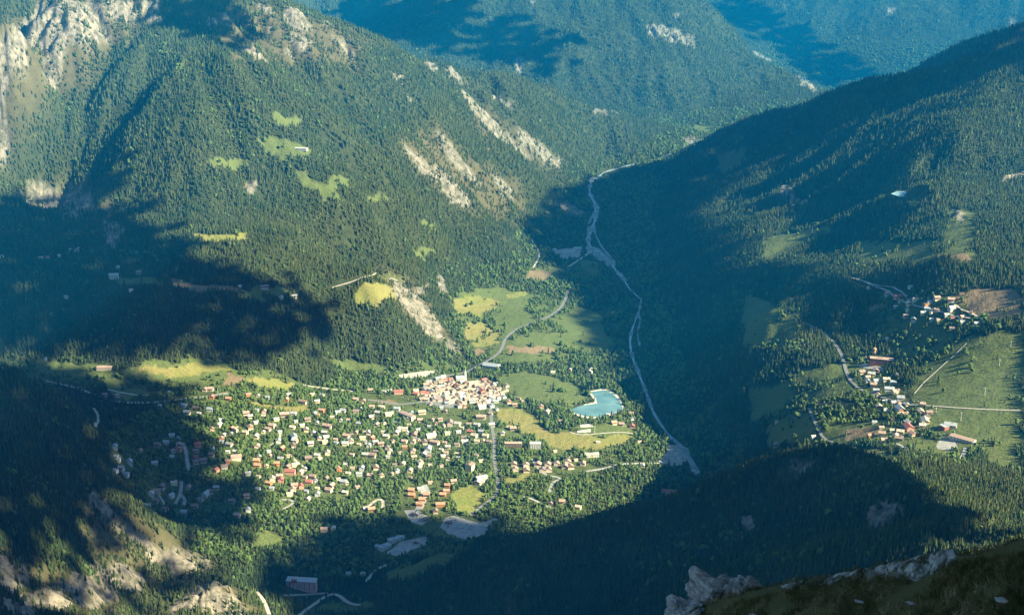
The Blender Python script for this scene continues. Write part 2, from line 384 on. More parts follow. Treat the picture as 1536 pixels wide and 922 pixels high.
M_TERRAIN = new_mat('terrain_ground', (0.10, 0.14, 0.06), 0.95, 0.1)
N = Nodes(M_TERRAIN)
att = N.n('ShaderNodeAttribute', attribute_name='cover')
sep = N.n('ShaderNodeSeparateColor'); N.l(att.outputs['Color'], sep.inputs[0])
tcn = N.n('ShaderNodeTexCoord').outputs['Object']
big, mid_, fine = N.noise(1 / 160.0, 5, 0.6, tcn), N.noise(1 / 28.0, 5, 0.6, tcn), N.noise(1 / 5.0, 4, 0.6, tcn)
base = N.ramp(mid_, ((0.3, (0.030, 0.042, 0.018)), (0.7, (0.060, 0.070, 0.030))))
mead = N.mix(big, N.ramp(mid_, ((0.3, (0.060, 0.092, 0.024)), (0.7, (0.10, 0.135, 0.040)))), N.ramp(fine, ((0.3, (0.085, 0.11, 0.033)), (0.7, (0.14, 0.155, 0.055)))))
yel = N.mix(N.ramp(big, ((0.35, (0, 0, 0)), (0.65, (1, 1, 1)))), N.ramp(mid_, ((0.3, (0.15, 0.18, 0.042)), (0.7, (0.235, 0.222, 0.064)))), (0.275, 0.215, 0.082))
wv = N.n('ShaderNodeTexWave', wave_type='BANDS', bands_direction='DIAGONAL'); wv.inputs['Scale'].default_value = 0.035; wv.inputs['Distortion'].default_value = 3.0; wv.inputs['Detail'].default_value = 3.0
N.l(tcn, wv.inputs['Vector'])
mead = N.mix(N.math('MULTIPLY', wv.outputs['Fac'], 0.35), mead, (0.155, 0.165, 0.065))
yel = N.mix(N.math('MULTIPLY', wv.outputs['Fac'], 0.35), yel, (0.125, 0.155, 0.045))
dry = N.mix(mid_, (0.17, 0.115, 0.065), (0.27, 0.20, 0.12))
mp = N.n('ShaderNodeMapping'); mp.inputs['Scale'].default_value = (1.0, 1.0, 0.25); N.l(tcn, mp.inputs[0])
streak = N.noise(1 / 14.0, 6, 0.7, mp.outputs[0])
rock = N.mix(N.ramp(streak, ((0.42, (0, 0, 0)), (0.56, (1, 1, 1)))), (0.105, 0.10, 0.072), N.mix(fine, (0.215, 0.18, 0.142), (0.33, 0.285, 0.232)))
col = N.mix(sep.outputs[1], base, mead)
col = N.mix(sep.outputs[2], col, yel)
col = N.mix(att.outputs['Alpha'], col, dry)
rk = N.math('MULTIPLY', sep.outputs[0], N.ramp(mid_, ((0.31, (0, 0, 0)), (0.43, (1, 1, 1)))), True)
col = N.mix(rk, col, rock)
N.l(col, N.b.inputs['Base Color'])
N.bump(N.math('ADD', N.math('MULTIPLY', mid_, 3.0), fine), 4.0, 0.55)

# ------------------------------------------------------------------ mesh helpers
def fast_mesh(name, verts, quads=None, tris=None, smooth=False):
    me = bpy.data.meshes.new(name)
    faces = quads if quads is not None else tris
    m = faces.shape[1]
    me.vertices.add(len(verts)); me.vertices.foreach_set('co', np.asarray(verts, np.float32).ravel())
    me.loops.add(faces.size); me.loops.foreach_set('vertex_index', faces.astype(np.int32).ravel())
    me.polygons.add(len(faces)); me.polygons.foreach_set('loop_start', np.arange(0, faces.size, m, dtype=np.int32))
    if smooth: me.polygons.foreach_set('use_smooth', np.ones(len(faces), bool))
    me.update(calc_edges=True)
    return me
def link(name, me, mat=None, parent=None, kind=None, label=None, cat=None, group=None):
    o = bpy.data.objects.new(name, me); COL.objects.link(o)
    if mat is not None: me.materials.append(mat)
    if parent is not None: o.parent = parent
    if kind: o['kind'] = kind
    if label: o['label'] = label
    if cat: o['category'] = cat
    if group: o['group'] = group
    return o

# ------------------------------------------------------------------ roads, river, yards: thin sheets draped on the ground
def drape_line(pts_px, width, dz, name, mat, label, wob=0.0, mark=True):
    q = densify(outline(pts_px), closed=False, step=5)
    x, y, _ = cast(q[:, 0], q[:, 1])
    for _ in range(3):                                      # smooth the course
        x[1:-1] = (x[:-2] + 2 * x[1:-1] + x[2:]) / 4; y[1:-1] = (y[:-2] + 2 * y[1:-1] + y[2:]) / 4
    s = np.concatenate([[0], np.cumsum(np.hypot(np.diff(x), np.diff(y)))])
    k = max(3, int(s[-1] / 6))
    ss = np.linspace(0, s[-1], k)
    x, y = np.interp(ss, s, x), np.interp(ss, s, y)
    dx, dy = np.gradient(x), np.gradient(y); l = np.hypot(dx, dy) + 1e-6
    nx, ny = -dy / l, dx / l
    w = width / 2 * (1 + wob * fbm(ss / 40, ss * 0, 8, 3))
    cols = np.linspace(-1, 1, 4)
    P = np.stack([np.stack([x + nx * w * c, y + ny * w * c], -1) for c in cols], 1)
    zz = ground(P[..., 0], P[..., 1]).max(1, keepdims=True) * 0.7 + ground(P[..., 0], P[..., 1]) * 0.3 + dz
    V = np.concatenate([P, zz[..., None]], -1).reshape(-1, 3)
    i4 = np.arange(k * 4).reshape(k, 4)
    Q = np.stack([i4[:-1, :-1], i4[1:, :-1], i4[1:, 1:], i4[:-1, 1:]], -1).reshape(-1, 4)
    o = link(name, fast_mesh(name, V, quads=Q, smooth=True), mat, kind='structure', label=label)
    if mark:
        ti, li = V[:, 0] / V[:, 1], np.log(V[:, 1])
        ia = np.clip(np.searchsorted(T_AX, ti), 1, NT - 2); ib = np.clip(np.searchsorted(LY, li), 1, NY - 2)
        for a in (-1, 0):
            for b in (-1, 0): CLEAR[ib + a, ia + b] = 1
    return o
def drape_area(text, dz, name, mat, label, flat=None, kind='structure'):
    q = densify(outline(text), step=3)
    x, y, _ = cast(q[:, 0], q[:, 1])
    if flat is not None:
        p = np.array(sheet_points(text, flat)); x, y = p[:, 0], p[:, 1]
    bm = bmesh.new()
    vs = [bm.verts.new((a, b, 0)) for a, b in zip(x, y)]
    bm.faces.new(vs)
    bmesh.ops.triangulate(bm, faces=bm.faces[:])
    if flat is None:
        for _ in range(2):
            bmesh.ops.subdivide_edges(bm, edges=[e for e in bm.edges if e.calc_length() > 14], cuts=1)
            bmesh.ops.triangulate(bm, faces=bm.faces[:])
    co = np.array([v.co[:] for v in bm.verts])
    z = (np.full(len(co), flat) if flat is not None else ground(co[:, 0], co[:, 1])) + dz
    for v, h in zip(bm.verts, z): v.co.z = h
    bmesh.ops.recalc_face_normals(bm, faces=bm.faces[:])
    if sum(f.normal.z for f in bm.faces) < 0: bmesh.ops.reverse_faces(bm, faces=bm.faces[:])
    me = bpy.data.meshes.new(name); bm.to_mesh(me); bm.free()
    stamp(CLEAR, text)
    return link(name, me, mat, kind=kind, label=label)
M_ASPH = noisy('road_asphalt', (0.16, 0.16, 0.16), (0.22, 0.215, 0.205), 0.3)
M_DIRT = noisy('pale_track', (0.36, 0.32, 0.26), (0.50, 0.45, 0.38), 0.15)
M_GRAVEL = noisy('river_gravel', (0.15, 0.18, 0.19), (0.33, 0.36, 0.36), 0.05)
M_SAND = noisy('beach_sand', (0.46, 0.42, 0.34), (0.58, 0.54, 0.46), 0.2)
M_YARD = noisy('yard_gravel', (0.26, 0.25, 0.235), (0.38, 0.365, 0.34), 0.10)
M_WATER = noisy('lake_water', (0.05, 0.13, 0.135), (0.17, 0.29, 0.29), 0.014, rough=0.07, spec=0.6)
M_STREAM = noisy('stream_water', (0.20, 0.36, 0.40), (0.36, 0.48, 0.50), 0.1, rough=0.3, spec=0.5)
ROADS = [
 ('road', "640 572,660 566,700 558,722 546,742 535,754 524,756 508,775 493,800 484,822 476,842 462,849 448,852 436", 9, M_ASPH, 'grey main road winding up the valley floor past the yellow fields'),
 ('road', "548 599,570 602,600 607,640 602,672 600", 9, M_ASPH, 'main street entering the old village from the west'),
 ('road', "735 605,738 640,742 665,741 690,746 715,748 735,742 745,722 760,705 772", 8, M_ASPH, 'straight tree-lined avenue running down through the village'),
 ('road', "878 707,905 703,930 696,960 695,1000 694", 8, M_YARD, 'pale road leading to the riverside car park'),
 ('road', "52 567,75 573,100 578,130 587,160 600,190 604,230 604,262 600,300 596,342 590", 9, M_YARD, 'pale road along the shaded terrace on the left'),
 ('track', "162 584,178 588,196 591,212 594,224 592", 6, M_DIRT, 'curved track beside the terrace farm'),
 ('track', "445 926,462 912,478 901,492 891,505 889,514 896,522 905,540 908", 8, M_DIRT, 'bright hairpin track below the pink apartment block'),
 ('track', "385 888,396 900,404 922", 7, M_DIRT, 'shaded track beside the bare knoll'),
 ('road', "425 893,450 892,478 890,492 889", 7, M_YARD, 'drive in front of the pink apartment block'),
 ('track', "549 873,558 861,570 851,580 847", 8, M_DIRT, 'short track curling round the shaded lower meadow'),
 ('road', "1205 484,1230 495,1250 512,1262 530,1268 552,1272 566,1286 582,1310 592,1340 601,1362 607", 8, M_ASPH, 'road climbing through the wood to the upper village'),
 ('track', "1362 607,1400 609,1440 612,1480 614,1536 616", 6, M_DIRT, 'straight pale track across the ski meadow'),
 ('road', "1270 415,1300 424,1330 437,1350 452,1380 462,1410 468,1440 476,1455 478", 7, M_YARD, 'lane through the hamlet below the ploughed hill'),
 ('road', "1296 424,1330 430,1352 437,1360 446", 6, M_YARD, 'upper lane behind the hamlet'),
 ('track', "1425 452,1440 462,1455 470,1470 478", 5, M_DIRT, 'dirt track at the edge of the ploughed hill'),
 ('road', "1345 665,1370 678,1400 688,1430 692,1446 684,1448 672", 7, M_YARD, 'road below the upper village along the spur'),
 ('track', "1372 590,1385 574,1410 552,1432 532,1450 515", 2.5, M_DIRT, 'path along the hedge of the ski meadow'),
 ('road', "1213 612,1222 632,1228 648,1238 660,1250 664", 6, M_ASPH, 'lane past the small meadow barn'),
 ('road', "274 664,281 680,280 694,284 705", 8, M_YARD, 'shaded lane through the dark western hamlet'),
 ('road', "272 722,272 738,268 748,262 757", 7, M_YARD, 'western branch of the forked cul-de-sac lane'),
 ('road', "271 742,280 748,276 758", 7, M_YARD, 'eastern branch of the forked cul-de-sac lane'),
 ('track', "238 742,244 752,248 758", 5, M_YARD, 'short lane between the shaded houses'),
 ('track', "140 612,149 620,148 632,144 642", 6, M_DIRT, 'short clearing track in the dark left forest'),
 ('track', "452 577,470 580,500 584,530 587", 8, M_DIRT, 'sunlit field track above the village'),
 ('track', "498 432,520 426,545 416,575 412,596 422", 6, M_DIRT, 'track over the top of the wooded spur'),
 ('track', "853 400,870 389,887 377", 9, M_DIRT, 'straight pale track by the valley works'),
 ('track', "855 648,862 652,880 652,900 650,930 648,952 650", 5, M_DIRT, 'footpath south of the lake'),
 ('track', "550 762,560 752,572 744,578 750,574 762", 7, M_DIRT, 'looped gravel drive in the trees'),
 ('track', "420 648,425 655,415 662,405 668", 5, M_DIRT, 'garden lane among the chalets'),
 ('track', "435 683,443 690,448 697,456 700", 6, M_DIRT, 'sandy drive beside the orange houses'),
 ('track', "420 750,437 748,446 752,432 760,424 764", 6, M_YARD, 'angled forest drive below the chalets'),
 ('road', "798 688,815 712,834 715,846 717,828 722,824 738", 7, M_YARD, 'access road behind the row of gabled chalets'),
 ('track', "785 745,800 748,815 758,828 762", 6, M_YARD, 'drive through the grove near the shadow edge'),
 ('track', "800 402,812 382,806 372,798 360", 6, M_DIRT, 'shaded bend of the gorge road'),
]
RIVER_PX = "1062 208,1040 213,1010 231,985 239,965 243,930 252,897 262,884 278,883 290,892 302,894 318,892 335,884 350,880 362,886 372,900 380,915 392,924 406,936 418,940 430,950 440,962 449"
RIVER_LOW = "962 449,958 470,949 490,944 512,948 535,956 556,966 580,973 600,977 614,988 632,1000 648,1010 660"
RIVER_END = "1010 660,1024 672,1036 690,1046 712"

GRAVEL_BITS = [("1062 208,1040 213,1010 231,985 239,965 243,930 252,897 262,884 278,883 290,892 302,894 318,892 335,884 350,880 362,886 372,900 380,915 392,924 406,936 418,940 430,950 440,962 449", 15, 1.2),
               (RIVER_LOW, 9, 0.9), (RIVER_END, 14, 0.6),
               ("884 290,896 304,899 320,889 336,893 352,903 372,922 392", 8, 1.2), ("893 315,885 330,880 345,886 360,878 372,884 384", 8, 1.2), ("958 470,962 480,955 500,960 520", 5, 1.0)]
for px, w, wob in GRAVEL_BITS:
    drape_line(px, w, 0.3, 'gravel_bed', M_GRAVEL, 'pale stony river bed in the gorge', wob)
for px in (RIVER_PX, RIVER_LOW, RIVER_END):
    drape_line(px, 4.5, 0.7, 'river', M_STREAM, 'milky blue river running down the gorge', 0.3)
for nm, px, w, m, lab in ROADS: drape_line(px, w, 0.45, nm, m, lab)
YARDS = [
 ('car_park', "988 692,1000 678,1003 666,1020 668,1034 672,1036 690,1022 697,1004 699", M_YARD, 'pale gravel car park beside the river'),
 ('yard', "660 790,668 776,680 773,700 779,720 784,742 776,750 779,735 788,728 800,712 806,690 812,684 803,672 800", M_YARD, 'large shaded gravel yard below the village'),
 ('yard', "576 830,592 820,600 812,640 804,640 816,618 824,600 834", M_YARD, 'paved court in front of the shaded flat-roofed buildings'),
 ('yard', "606 765,622 764,640 772,642 782,632 788,615 782", M_YARD, 'shaded square below the orange terrace houses'),
 ('yard', "1404 668,1412 656,1432 660,1437 672,1425 676,1406 673", M_YARD, 'pale gravel court beside the lift station'),
 ('yard', "632 590,650 592,690 606,676 612,640 606", M_ASPH, 'open square at the edge of the old village'),
 ('yard', "596 562,640 556,666 556,640 565,606 569", M_DIRT, 'stony clearing beside the main road'),
 ('yard', "870 637,888 635,890 640,871 641", M_SAND, 'pale sand sports court near the lake'),
 ('yard', "866 646,886 643,886 648,866 649", M_SAND, 'second sand sports court nearer the path'),
 ('yard', "826 376,852 372,876 376,868 386,842 390", M_YARD, 'works yard on the valley floor in the shade'),
 ('yard', "1286 548,1300 545,1330 552,1325 556,1300 553", M_YARD, 'terrace in front of the long red hotel'),
 ('yard', "632 728,640 726,646 738,640 750,634 764,622 764,630 748", M_YARD, 'sunlit lane between the two rows of orange terraces'),
 ('yard', "880 368,898 372,925 395,918 405,900 392,886 384", M_GRAVEL, 'gravel bar where the river braids'),
]
for nm, px, m, lab in YARDS: drape_area(px, 0.35, nm, m, lab)
drape_area(BEACH, 0.25, 'beach', M_SAND, 'pale sand beach ringing the swimming lake', flat=z_lake)
drape_area(LAKE, 0.45, 'lake', M_WATER, 'turquoise swimming lake with a narrow inlet', flat=z_lake)
stamp(CLEAR, '1326 284,1390 282,1394 304,1328 305')
drape_area(POOL, 0.8, 'reservoir_water', M_STREAM, 'small pale reservoir high on the right slope', flat=z_pool)

# ------------------------------------------------------------------ terrain mesh
ii = np.arange(NY * NT).reshape(NY, NT)
quads = np.stack([ii[:-1, :-1], ii[:-1, 1:], ii[1:, 1:], ii[1:, :-1]], -1).reshape(-1, 4)
tme = fast_mesh('terrain', np.stack([XX, YY, ZZ], -1).reshape(-1, 3), quads=quads, smooth=True)
cov = np.stack([blur(TRACTS['rock'], 1), TRACTS['meadow'], TRACTS['yellow'], np.maximum(TRACTS['dry'], 0.34 * blur(TRACTS['scrub'], 3))], -1).reshape(-1, 4)
twn = np.maximum(TRACTS['town'] * 0.65, TRACTS['park'] * 0.75).reshape(-1)
cov[:, 1] = np.maximum(cov[:, 1], twn)
ca = tme.attributes.new('cover', 'FLOAT_COLOR', 'POINT'); ca.data.foreach_set('color', cov.astype(np.float32).ravel())
terrain = link('terrain', tme, M_TERRAIN, kind='structure', label='steep wooded valley sides, terraces and valley floor')


# ------------------------------------------------------------------ buildings
def thing(name, label, cat, loc, rz=0.0, group=None, scale=None):
    o = bpy.data.objects.new(name, None); COL.objects.link(o)
    o.empty_display_size = 2.0
    o.location = loc; o.rotation_euler = (0, 0, rz); o['label'] = label; o['category'] = cat
    if group: o['group'] = group
    if scale is not None: o.scale = scale
    return o
def box(bm, x0, x1, y0, y1, z0, z1, mi=0):
    vs = [bm.verts.new((x, y, z)) for z in (z0, z1) for x, y in ((x0, y0), (x1, y0), (x1, y1), (x0, y1))]
    for f in ((3, 2, 1, 0), (4, 5, 6, 7), (0, 1, 5, 4), (1, 2, 6, 5), (2, 3, 7, 6), (3, 0, 4, 7)):
        bm.faces.new([vs[i] for i in f]).material_index = mi
    return vs
def prism(bm, poly_yz, x0, x1, mi=0):
    a = [bm.verts.new((x0, y, z)) for y, z in poly_yz]; b = [bm.verts.new((x1, y, z)) for y, z in poly_yz]
    m = len(a)
    bm.faces.new(a[::-1]).material_index = mi; bm.faces.new(b).material_index = mi
    for i in range(m): bm.faces.new((a[i], a[(i + 1) % m], b[(i + 1) % m], b[i])).material_index = mi
def mesh_of(bm, name, mats):
    bmesh.ops.recalc_face_normals(bm, faces=bm.faces[:])
    me = bpy.data.meshes.new(name); bm.to_mesh(me); bm.free()
    for m in mats: me.materials.append(m)
    return me
def plaster(name, c):
    m = new_mat(name, c, 0.9, 0.2); N = Nodes(m)
    f = N.noise(0.6, 5, 0.65); N.l(N.mix(f, tuple(k * 0.82 for k in c), tuple(min(0.86, k * 1.12) for k in c)), N.b.inputs['Base Color'])
    return m
def roofing(name, c, rough=0.6, spec=0.4, s=3.0):
    m = new_mat(name, c, rough, spec); N = Nodes(m)
    w = N.n('ShaderNodeTexWave', wave_type='BANDS', bands_direction='X'); w.inputs['Scale'].default_value = s; w.inputs['Distortion'].default_value = 1.0
    N.l(N.n('ShaderNodeTexCoord').outputs['Object'], w.inputs['Vector'])
    oi = N.n('ShaderNodeObjectInfo')
    f = N.math('ADD', N.math('MULTIPLY', w.outputs['Fac'], 0.3), N.math('MULTIPLY', N.noise(0.35, 5, 0.7), 0.5))
    f = N.math('ADD', f, N.math('MULTIPLY', oi.outputs['Random'], 0.35))
    N.l(N.mix(f, tuple(k * 0.68 for k in c), tuple(min(0.82, k * 1.2) for k in c)), N.b.inputs['Base Color'])
    return m
ROOF = {'w': roofing('pale_sheet_roof', (0.47, 0.455, 0.43), 0.45), 'g': roofing('grey_sheet_roof', (0.34, 0.36, 0.38), 0.45), 'p': roofing('tan_tile_roof', (0.42, 0.29, 0.23), 0.75),
        'b': roofing('brown_tile_roof', (0.27, 0.195, 0.165), 0.75), 'o': roofing('rust_tile_roof', (0.44, 0.26, 0.17), 0.75), 'r': roofing('red_tile_roof', (0.36, 0.125, 0.10), 0.7), 'c': roofing('cream_shingle_roof', (0.50, 0.42, 0.32), 0.7)}
WALL = {'w': plaster('white_render', (0.56, 0.53, 0.475)), 'g': plaster('grey_render', (0.55, 0.54, 0.51)), 'p': plaster('pinkish_render', (0.66, 0.52, 0.42)), 'b': plaster('buff_render', (0.52, 0.44, 0.36)),
        'o': plaster('orange_timber', (0.46, 0.20, 0.085)), 'r': plaster('reddish_render', (0.55, 0.30, 0.22)), 'c': plaster('cream_render', (0.74, 0.63, 0.42))}
TIMBER = plaster('brown_timber', (0.20, 0.125, 0.07)); ORANGE_T = plaster('honey_timber', (0.42, 0.20, 0.075))
M_PANE = new_mat('window_glass', (0.03, 0.045, 0.055), 0.12, 0.6)
M_FRAME = plaster('window_frame_paint', (0.62, 0.60, 0.56))
SIZES = {'s': (9.0, 8.0, 3.4), 'm': (12.5, 10.5, 5.0), 'l': (20.0, 12.5, 6.2), 'k': (12.0, 13.5, 5.6)}
def wall_mesh(L, Wd, H, pitch, timber):
    bm = bmesh.new()
    h = Wd / 2 * pitch
    low = H * 0.58
    box(bm, -L / 2, L / 2, -Wd / 2, Wd / 2, -4.0, low, 0)
    prism(bm, [(-Wd / 2 - 0.05, low + 0.005), (Wd / 2 + 0.05, low + 0.005), (Wd / 2 + 0.05, H), (0, H + h), (-Wd / 2 - 0.05, H)], -L / 2 - 0.05, L / 2 + 0.05, 1 if timber else 0)
    return mesh_of(bm, 'wall', [WALL['w'], TIMBER])
def roof_mesh(L, Wd, H, pitch):
    bm = bmesh.new()
    o, t = 0.9, 0.35
    h = Wd / 2 * pitch
    e = Wd / 2 + o; ze = H - o * pitch
    for s in (-1, 1):
        prism(bm, [(0, H + h + 0.03), (s * e, ze + 0.03), (s * e, ze + t), (0, H + h + t)], -L / 2 - o, L / 2 + o, 0)
    box(bm, L * 0.18, L * 0.18 + 0.9, -Wd * 0.2, -Wd * 0.2 + 0.9, H + h * 0.5, H + h + 1.1, 1)
    return mesh_of(bm, 'roof', [ROOF['w'], WALL['g']])
HM = {k: (wall_mesh(*SIZES[k], 0.52, True), wall_mesh(*SIZES[k], 0.52, False), roof_mesh(*SIZES[k], 0.52)) for k in SIZES}
def balcony_mesh(L, Wd, H):
    bm = bmesh.new(); z = H * 0.56
    box(bm, -L * 0.4, L * 0.4, -Wd / 2 - 1.5, -Wd / 2 - 0.06, z, z + 0.2)
    box(bm, -L * 0.4, L * 0.4, -Wd / 2 - 1.5, -Wd / 2 - 1.38, z + 0.2, z + 1.1)
    return mesh_of(bm, 'balcony', [TIMBER])
BALC = {k: balcony_mesh(*SIZES[k]) for k in SIZES}
def obj_mat(o, i, m):
    o.material_slots[i].link = 'OBJECT'; o.material_slots[i].material = m
def plot(x, y, r):
    t, l = x / y, math.log(y)
    d = r * 2.4
    i0, i1 = np.searchsorted(T_AX, t - d / y), np.searchsorted(T_AX, t + d / y) + 1
    j0, j1 = np.searchsorted(LY, l - d / y), np.searchsorted(LY, l + d / y) + 1
    X, Y = XX[j0:j1, i0:i1], YY[j0:j1, i0:i1]
    CLEAR[j0:j1, i0:i1][((X - x) / r) ** 2 + ((Y - (y - r * 0.75)) / (r * 1.55)) ** 2 < 1] = 1

TILES = [
 (150, 540, 7.68, "60 400 m b|190 410 m b|795 365 s w|1210 335 m p|1275 330 m p|1290 420 m o|1480 440 m o|970 520 m g|1110 555 m w|1005 605 m w|1145 605 s w|1270 570 m w|1400 685 s w|1370 745 m w|1290 790 s w|830 865 m g|915 885 s g|1520 780 s o|1400 905 m o|1510 840 s w|690 515 s g"),
 (350, 540, 7.68, "175 395 m o|285 400 s w|395 425 s g|612 455 m o|640 390 s w|800 480 l b|965 470 m w|910 390 s w|1025 395 s g|1410 445 m p|1500 475 m p|145 610 m p|270 565 s w|355 590 m p|590 630 l p|695 615 m w|500 680 m w|400 790 m p|450 755 m p|30 800 m p|195 775 m p|260 880 m w|350 640 s w|680 770 m c|840 800 m w|700 890 l g|520 915 s w|855 680 m w|935 610 s w|1020 575 m o|975 625 s o|1205 600 m w|1265 580 m w|1140 650 s c|1330 685 s p|1445 725 s w|1080 760 l p|920 840 m w|1070 885 m w|1300 870 m p|1360 855 s w|1415 825 s p|1180 905 s p|1490 895 m c|1525 820 s w|720 700 s g|260 710 s g"),
 (550, 540, 7.68, "45 345 m p|205 350 s w|365 370 l r|265 345 s w|565 350 m c|570 385 m r|700 330 l w|640 445 m p|880 190 m w|860 220 m p|910 240 m o|895 285 m w|805 320 m w|795 250 s w|990 275 m w|1035 290 m r|1150 262 m w|1200 265 m w|1350 230 m r|1290 300 l w|1060 330 m w|1000 350 m w|1130 350 m p|1230 340 m c|1330 360 l r|1420 330 m w|1480 270 m w|1510 390 m p|920 380 m c|960 335 m w|1010 385 m p|1090 390 m w|1180 400 m w|1260 400 m p|1350 410 m w|1020 440 m p|975 475 m w|1160 445 m w|1250 460 m p|1290 495 m b|1400 420 m b|1450 460 l w|1120 490 m p|1325 540 l w|690 450 m c|740 500 s w|860 540 s w|60 530 m w|175 540 m c|255 620 l w|350 560 m w|130 605 m w|515 605 m w|635 600 l w|615 690 m p|845 680 m w|720 755 s w|960 730 l w|1320 655 l w|1440 745 m w|1270 740 m w|1190 820 m r|1240 870 m w|115 745 m w|205 720 s w|325 705 s g|190 820 s w|340 840 m w|550 860 l w|440 790 m c|740 870 l w|930 840 m c|20 835 m w|60 890 m o|1120 890 m w|1370 870 m c|1320 820 m g|1500 560 s g|1430 610 s p|1070 300 m p|1240 290 m p|1390 290 m p|1280 350 m w|1200 340 m w|1060 375 m p|1140 400 s w|1310 420 s p|1225 430 m p|1420 375 s p|1080 450 s w|1360 480 m p|940 300 m p|1180 310 m w"),
 (750, 540, 7.68, "75 290 m w|70 340 m p|100 480 m p|170 510 m p|220 430 s w|270 465 s p|475 535 m p|540 595 m w|700 695 s p|150 785 m w|100 770 s w|30 840 m w|1240 620 s w|1310 720 m p|1400 735 m p|1520 760 m r|610 135 s w|805 105 s p|1040 130 l w|1515 605 s p|1520 670 s w|30 380 m p|45 420 m w"),
 (150, 660, 7.68, "170 75 m g|185 185 s g|205 215 s g|340 255 m g|240 320 m w|175 345 m g|295 390 m g|630 262 m g|830 178 s g|845 118 s w|905 108 m r|765 20 m g|660 50 m w|910 60 m p|1125 55 m r|1105 120 m b|1110 185 s r|1105 250 m b|1190 235 m b|1285 160 m b|1335 345 m r|1435 305 m w|1480 245 m o|1490 45 m w|850 490 m w|710 535 m b|655 590 m b|590 620 m w|640 690 m b|750 790 m b|1015 540 m b|1340 545 m g|1270 595 m w|1220 620 l g|1160 680 m b|1090 760 m b|970 830 m g|815 640 m g|560 740 s g|500 745 s g|590 815 s g|1520 700 m b|460 110 s b|1400 10 s w|1300 95 s w"),
 (350, 660, 7.68, "275 70 m p|35 205 l p|25 125 s w|410 120 s g|270 235 m o|280 290 m o|500 270 m o|560 95 m o|690 60 m b|890 40 m w|1055 20 m c|1185 20 s w|1290 40 m w|1355 10 m w|1085 145 m c|965 170 m w|1000 205 s c|865 210 m w|1370 160 s p|1525 165 m w|1300 275 s w|1375 315 s w|1215 330 m o|1480 325 m w|1450 390 m w|655 370 l r|170 380 m w|410 490 m o|550 460 m r|535 410 m p|915 415 m w|875 480 m r|780 530 m r|685 570 m p|1130 525 m p|1100 575 m p|970 620 m g|860 670 s w|1270 480 m w|1310 490 s w|155 640 m b|170 800 m w|45 860 m p|285 555 s g|1525 780 s w|520 10 m g|710 5 m w"),
 (550, 660, 7.68, "165 40 m p|100 20 m w|440 75 m o|535 15 m p|265 130 m w|245 185 s w|55 175 l w|380 140 s b|710 110 l g|660 155 m w|785 25 l w|935 75 m w|880 175 s w|915 140 s p|1055 195 s w|545 195 m p|415 265 m c|615 305 s w|735 280 s w|105 315 m p|500 350 m c|1290 480 l w|1000 470 m p|930 520 m o|920 580 m o|880 625 m o|515 575 m o|520 630 m o|690 625 m o|640 680 m o|610 735 m o|850 740 l o|55 795 m o|625 560 m w|575 850 m g|1130 20 m w|1270 10 m c"),
 (750, 660, 7.68, "160 275 k p|300 285 k p|435 280 k p|550 285 k p|655 270 k p|780 250 k p|175 335 k p|305 350 k p|560 345 k p|750 305 k p|810 310 k p|490 345 k b|870 220 s p|955 270 m p|795 190 s w|1030 170 l w|630 120 s w|1130 15 s w|715 705 m p|900 770 m c|585 720 s w"),
 (540, 760, 6.98, "590 370 m p|590 75 m w|690 130 m b|30 700 s w|190 410 s g|790 45 m b|930 160 m b|430 318 m g"),
 (380, 780, 6.5, "930 515 s g|1070 520 s w|690 90 m p|780 75 s w"),
 (900, 600, 5.76, "340 355 s p|370 560 s w"),
 (1230, 400, 5.908, "1035 275 m p|690 268 l r|760 435 m w|915 410 m w|990 465 s w|1165 370 m w|1120 425 s w|1260 445 m p|1260 490 s w|1385 505 m w|1170 545 s w|1180 455 s r|1160 295 m p|935 335 m o|845 290 m c|780 380 s w|430 190 s p|600 635 s w|800 175 s g|600 240 m p|480 915 s w|715 300 s p"),
 (1260, 500, 5.554, "265 340 m w|300 312 m w|310 400 l g|385 385 m c|410 465 l g|462 490 m p|470 345 s w|500 640 l w|395 650 m w|540 672 m p|705 735 l c|570 790 l r|255 850 m o|285 735 s w|350 835 m p|365 890 m w|345 780 s w|440 715 s r|215 205 s w|920 770 l g|485 590 m w|560 590 s w|690 585 s p"),
 (1130, 580, 7.68, "265 670 m b|270 400 s c|690 570 s w"),
 (0, 307, 3.0, "530 280 s w|185 240 s w|215 235 s r|265 228 s w|350 202 m w|322 201 s w|5 235 s w|590 383 s w|300 412 s g|1265 415 m w|1325 410 m w|1190 370 l w|1080 365 s w|625 305 m b|205 690 s w"),
 (512, 307, 3.0, "1000 238 m g|1045 205 m g|958 203 m g|1030 228 s g"),
]
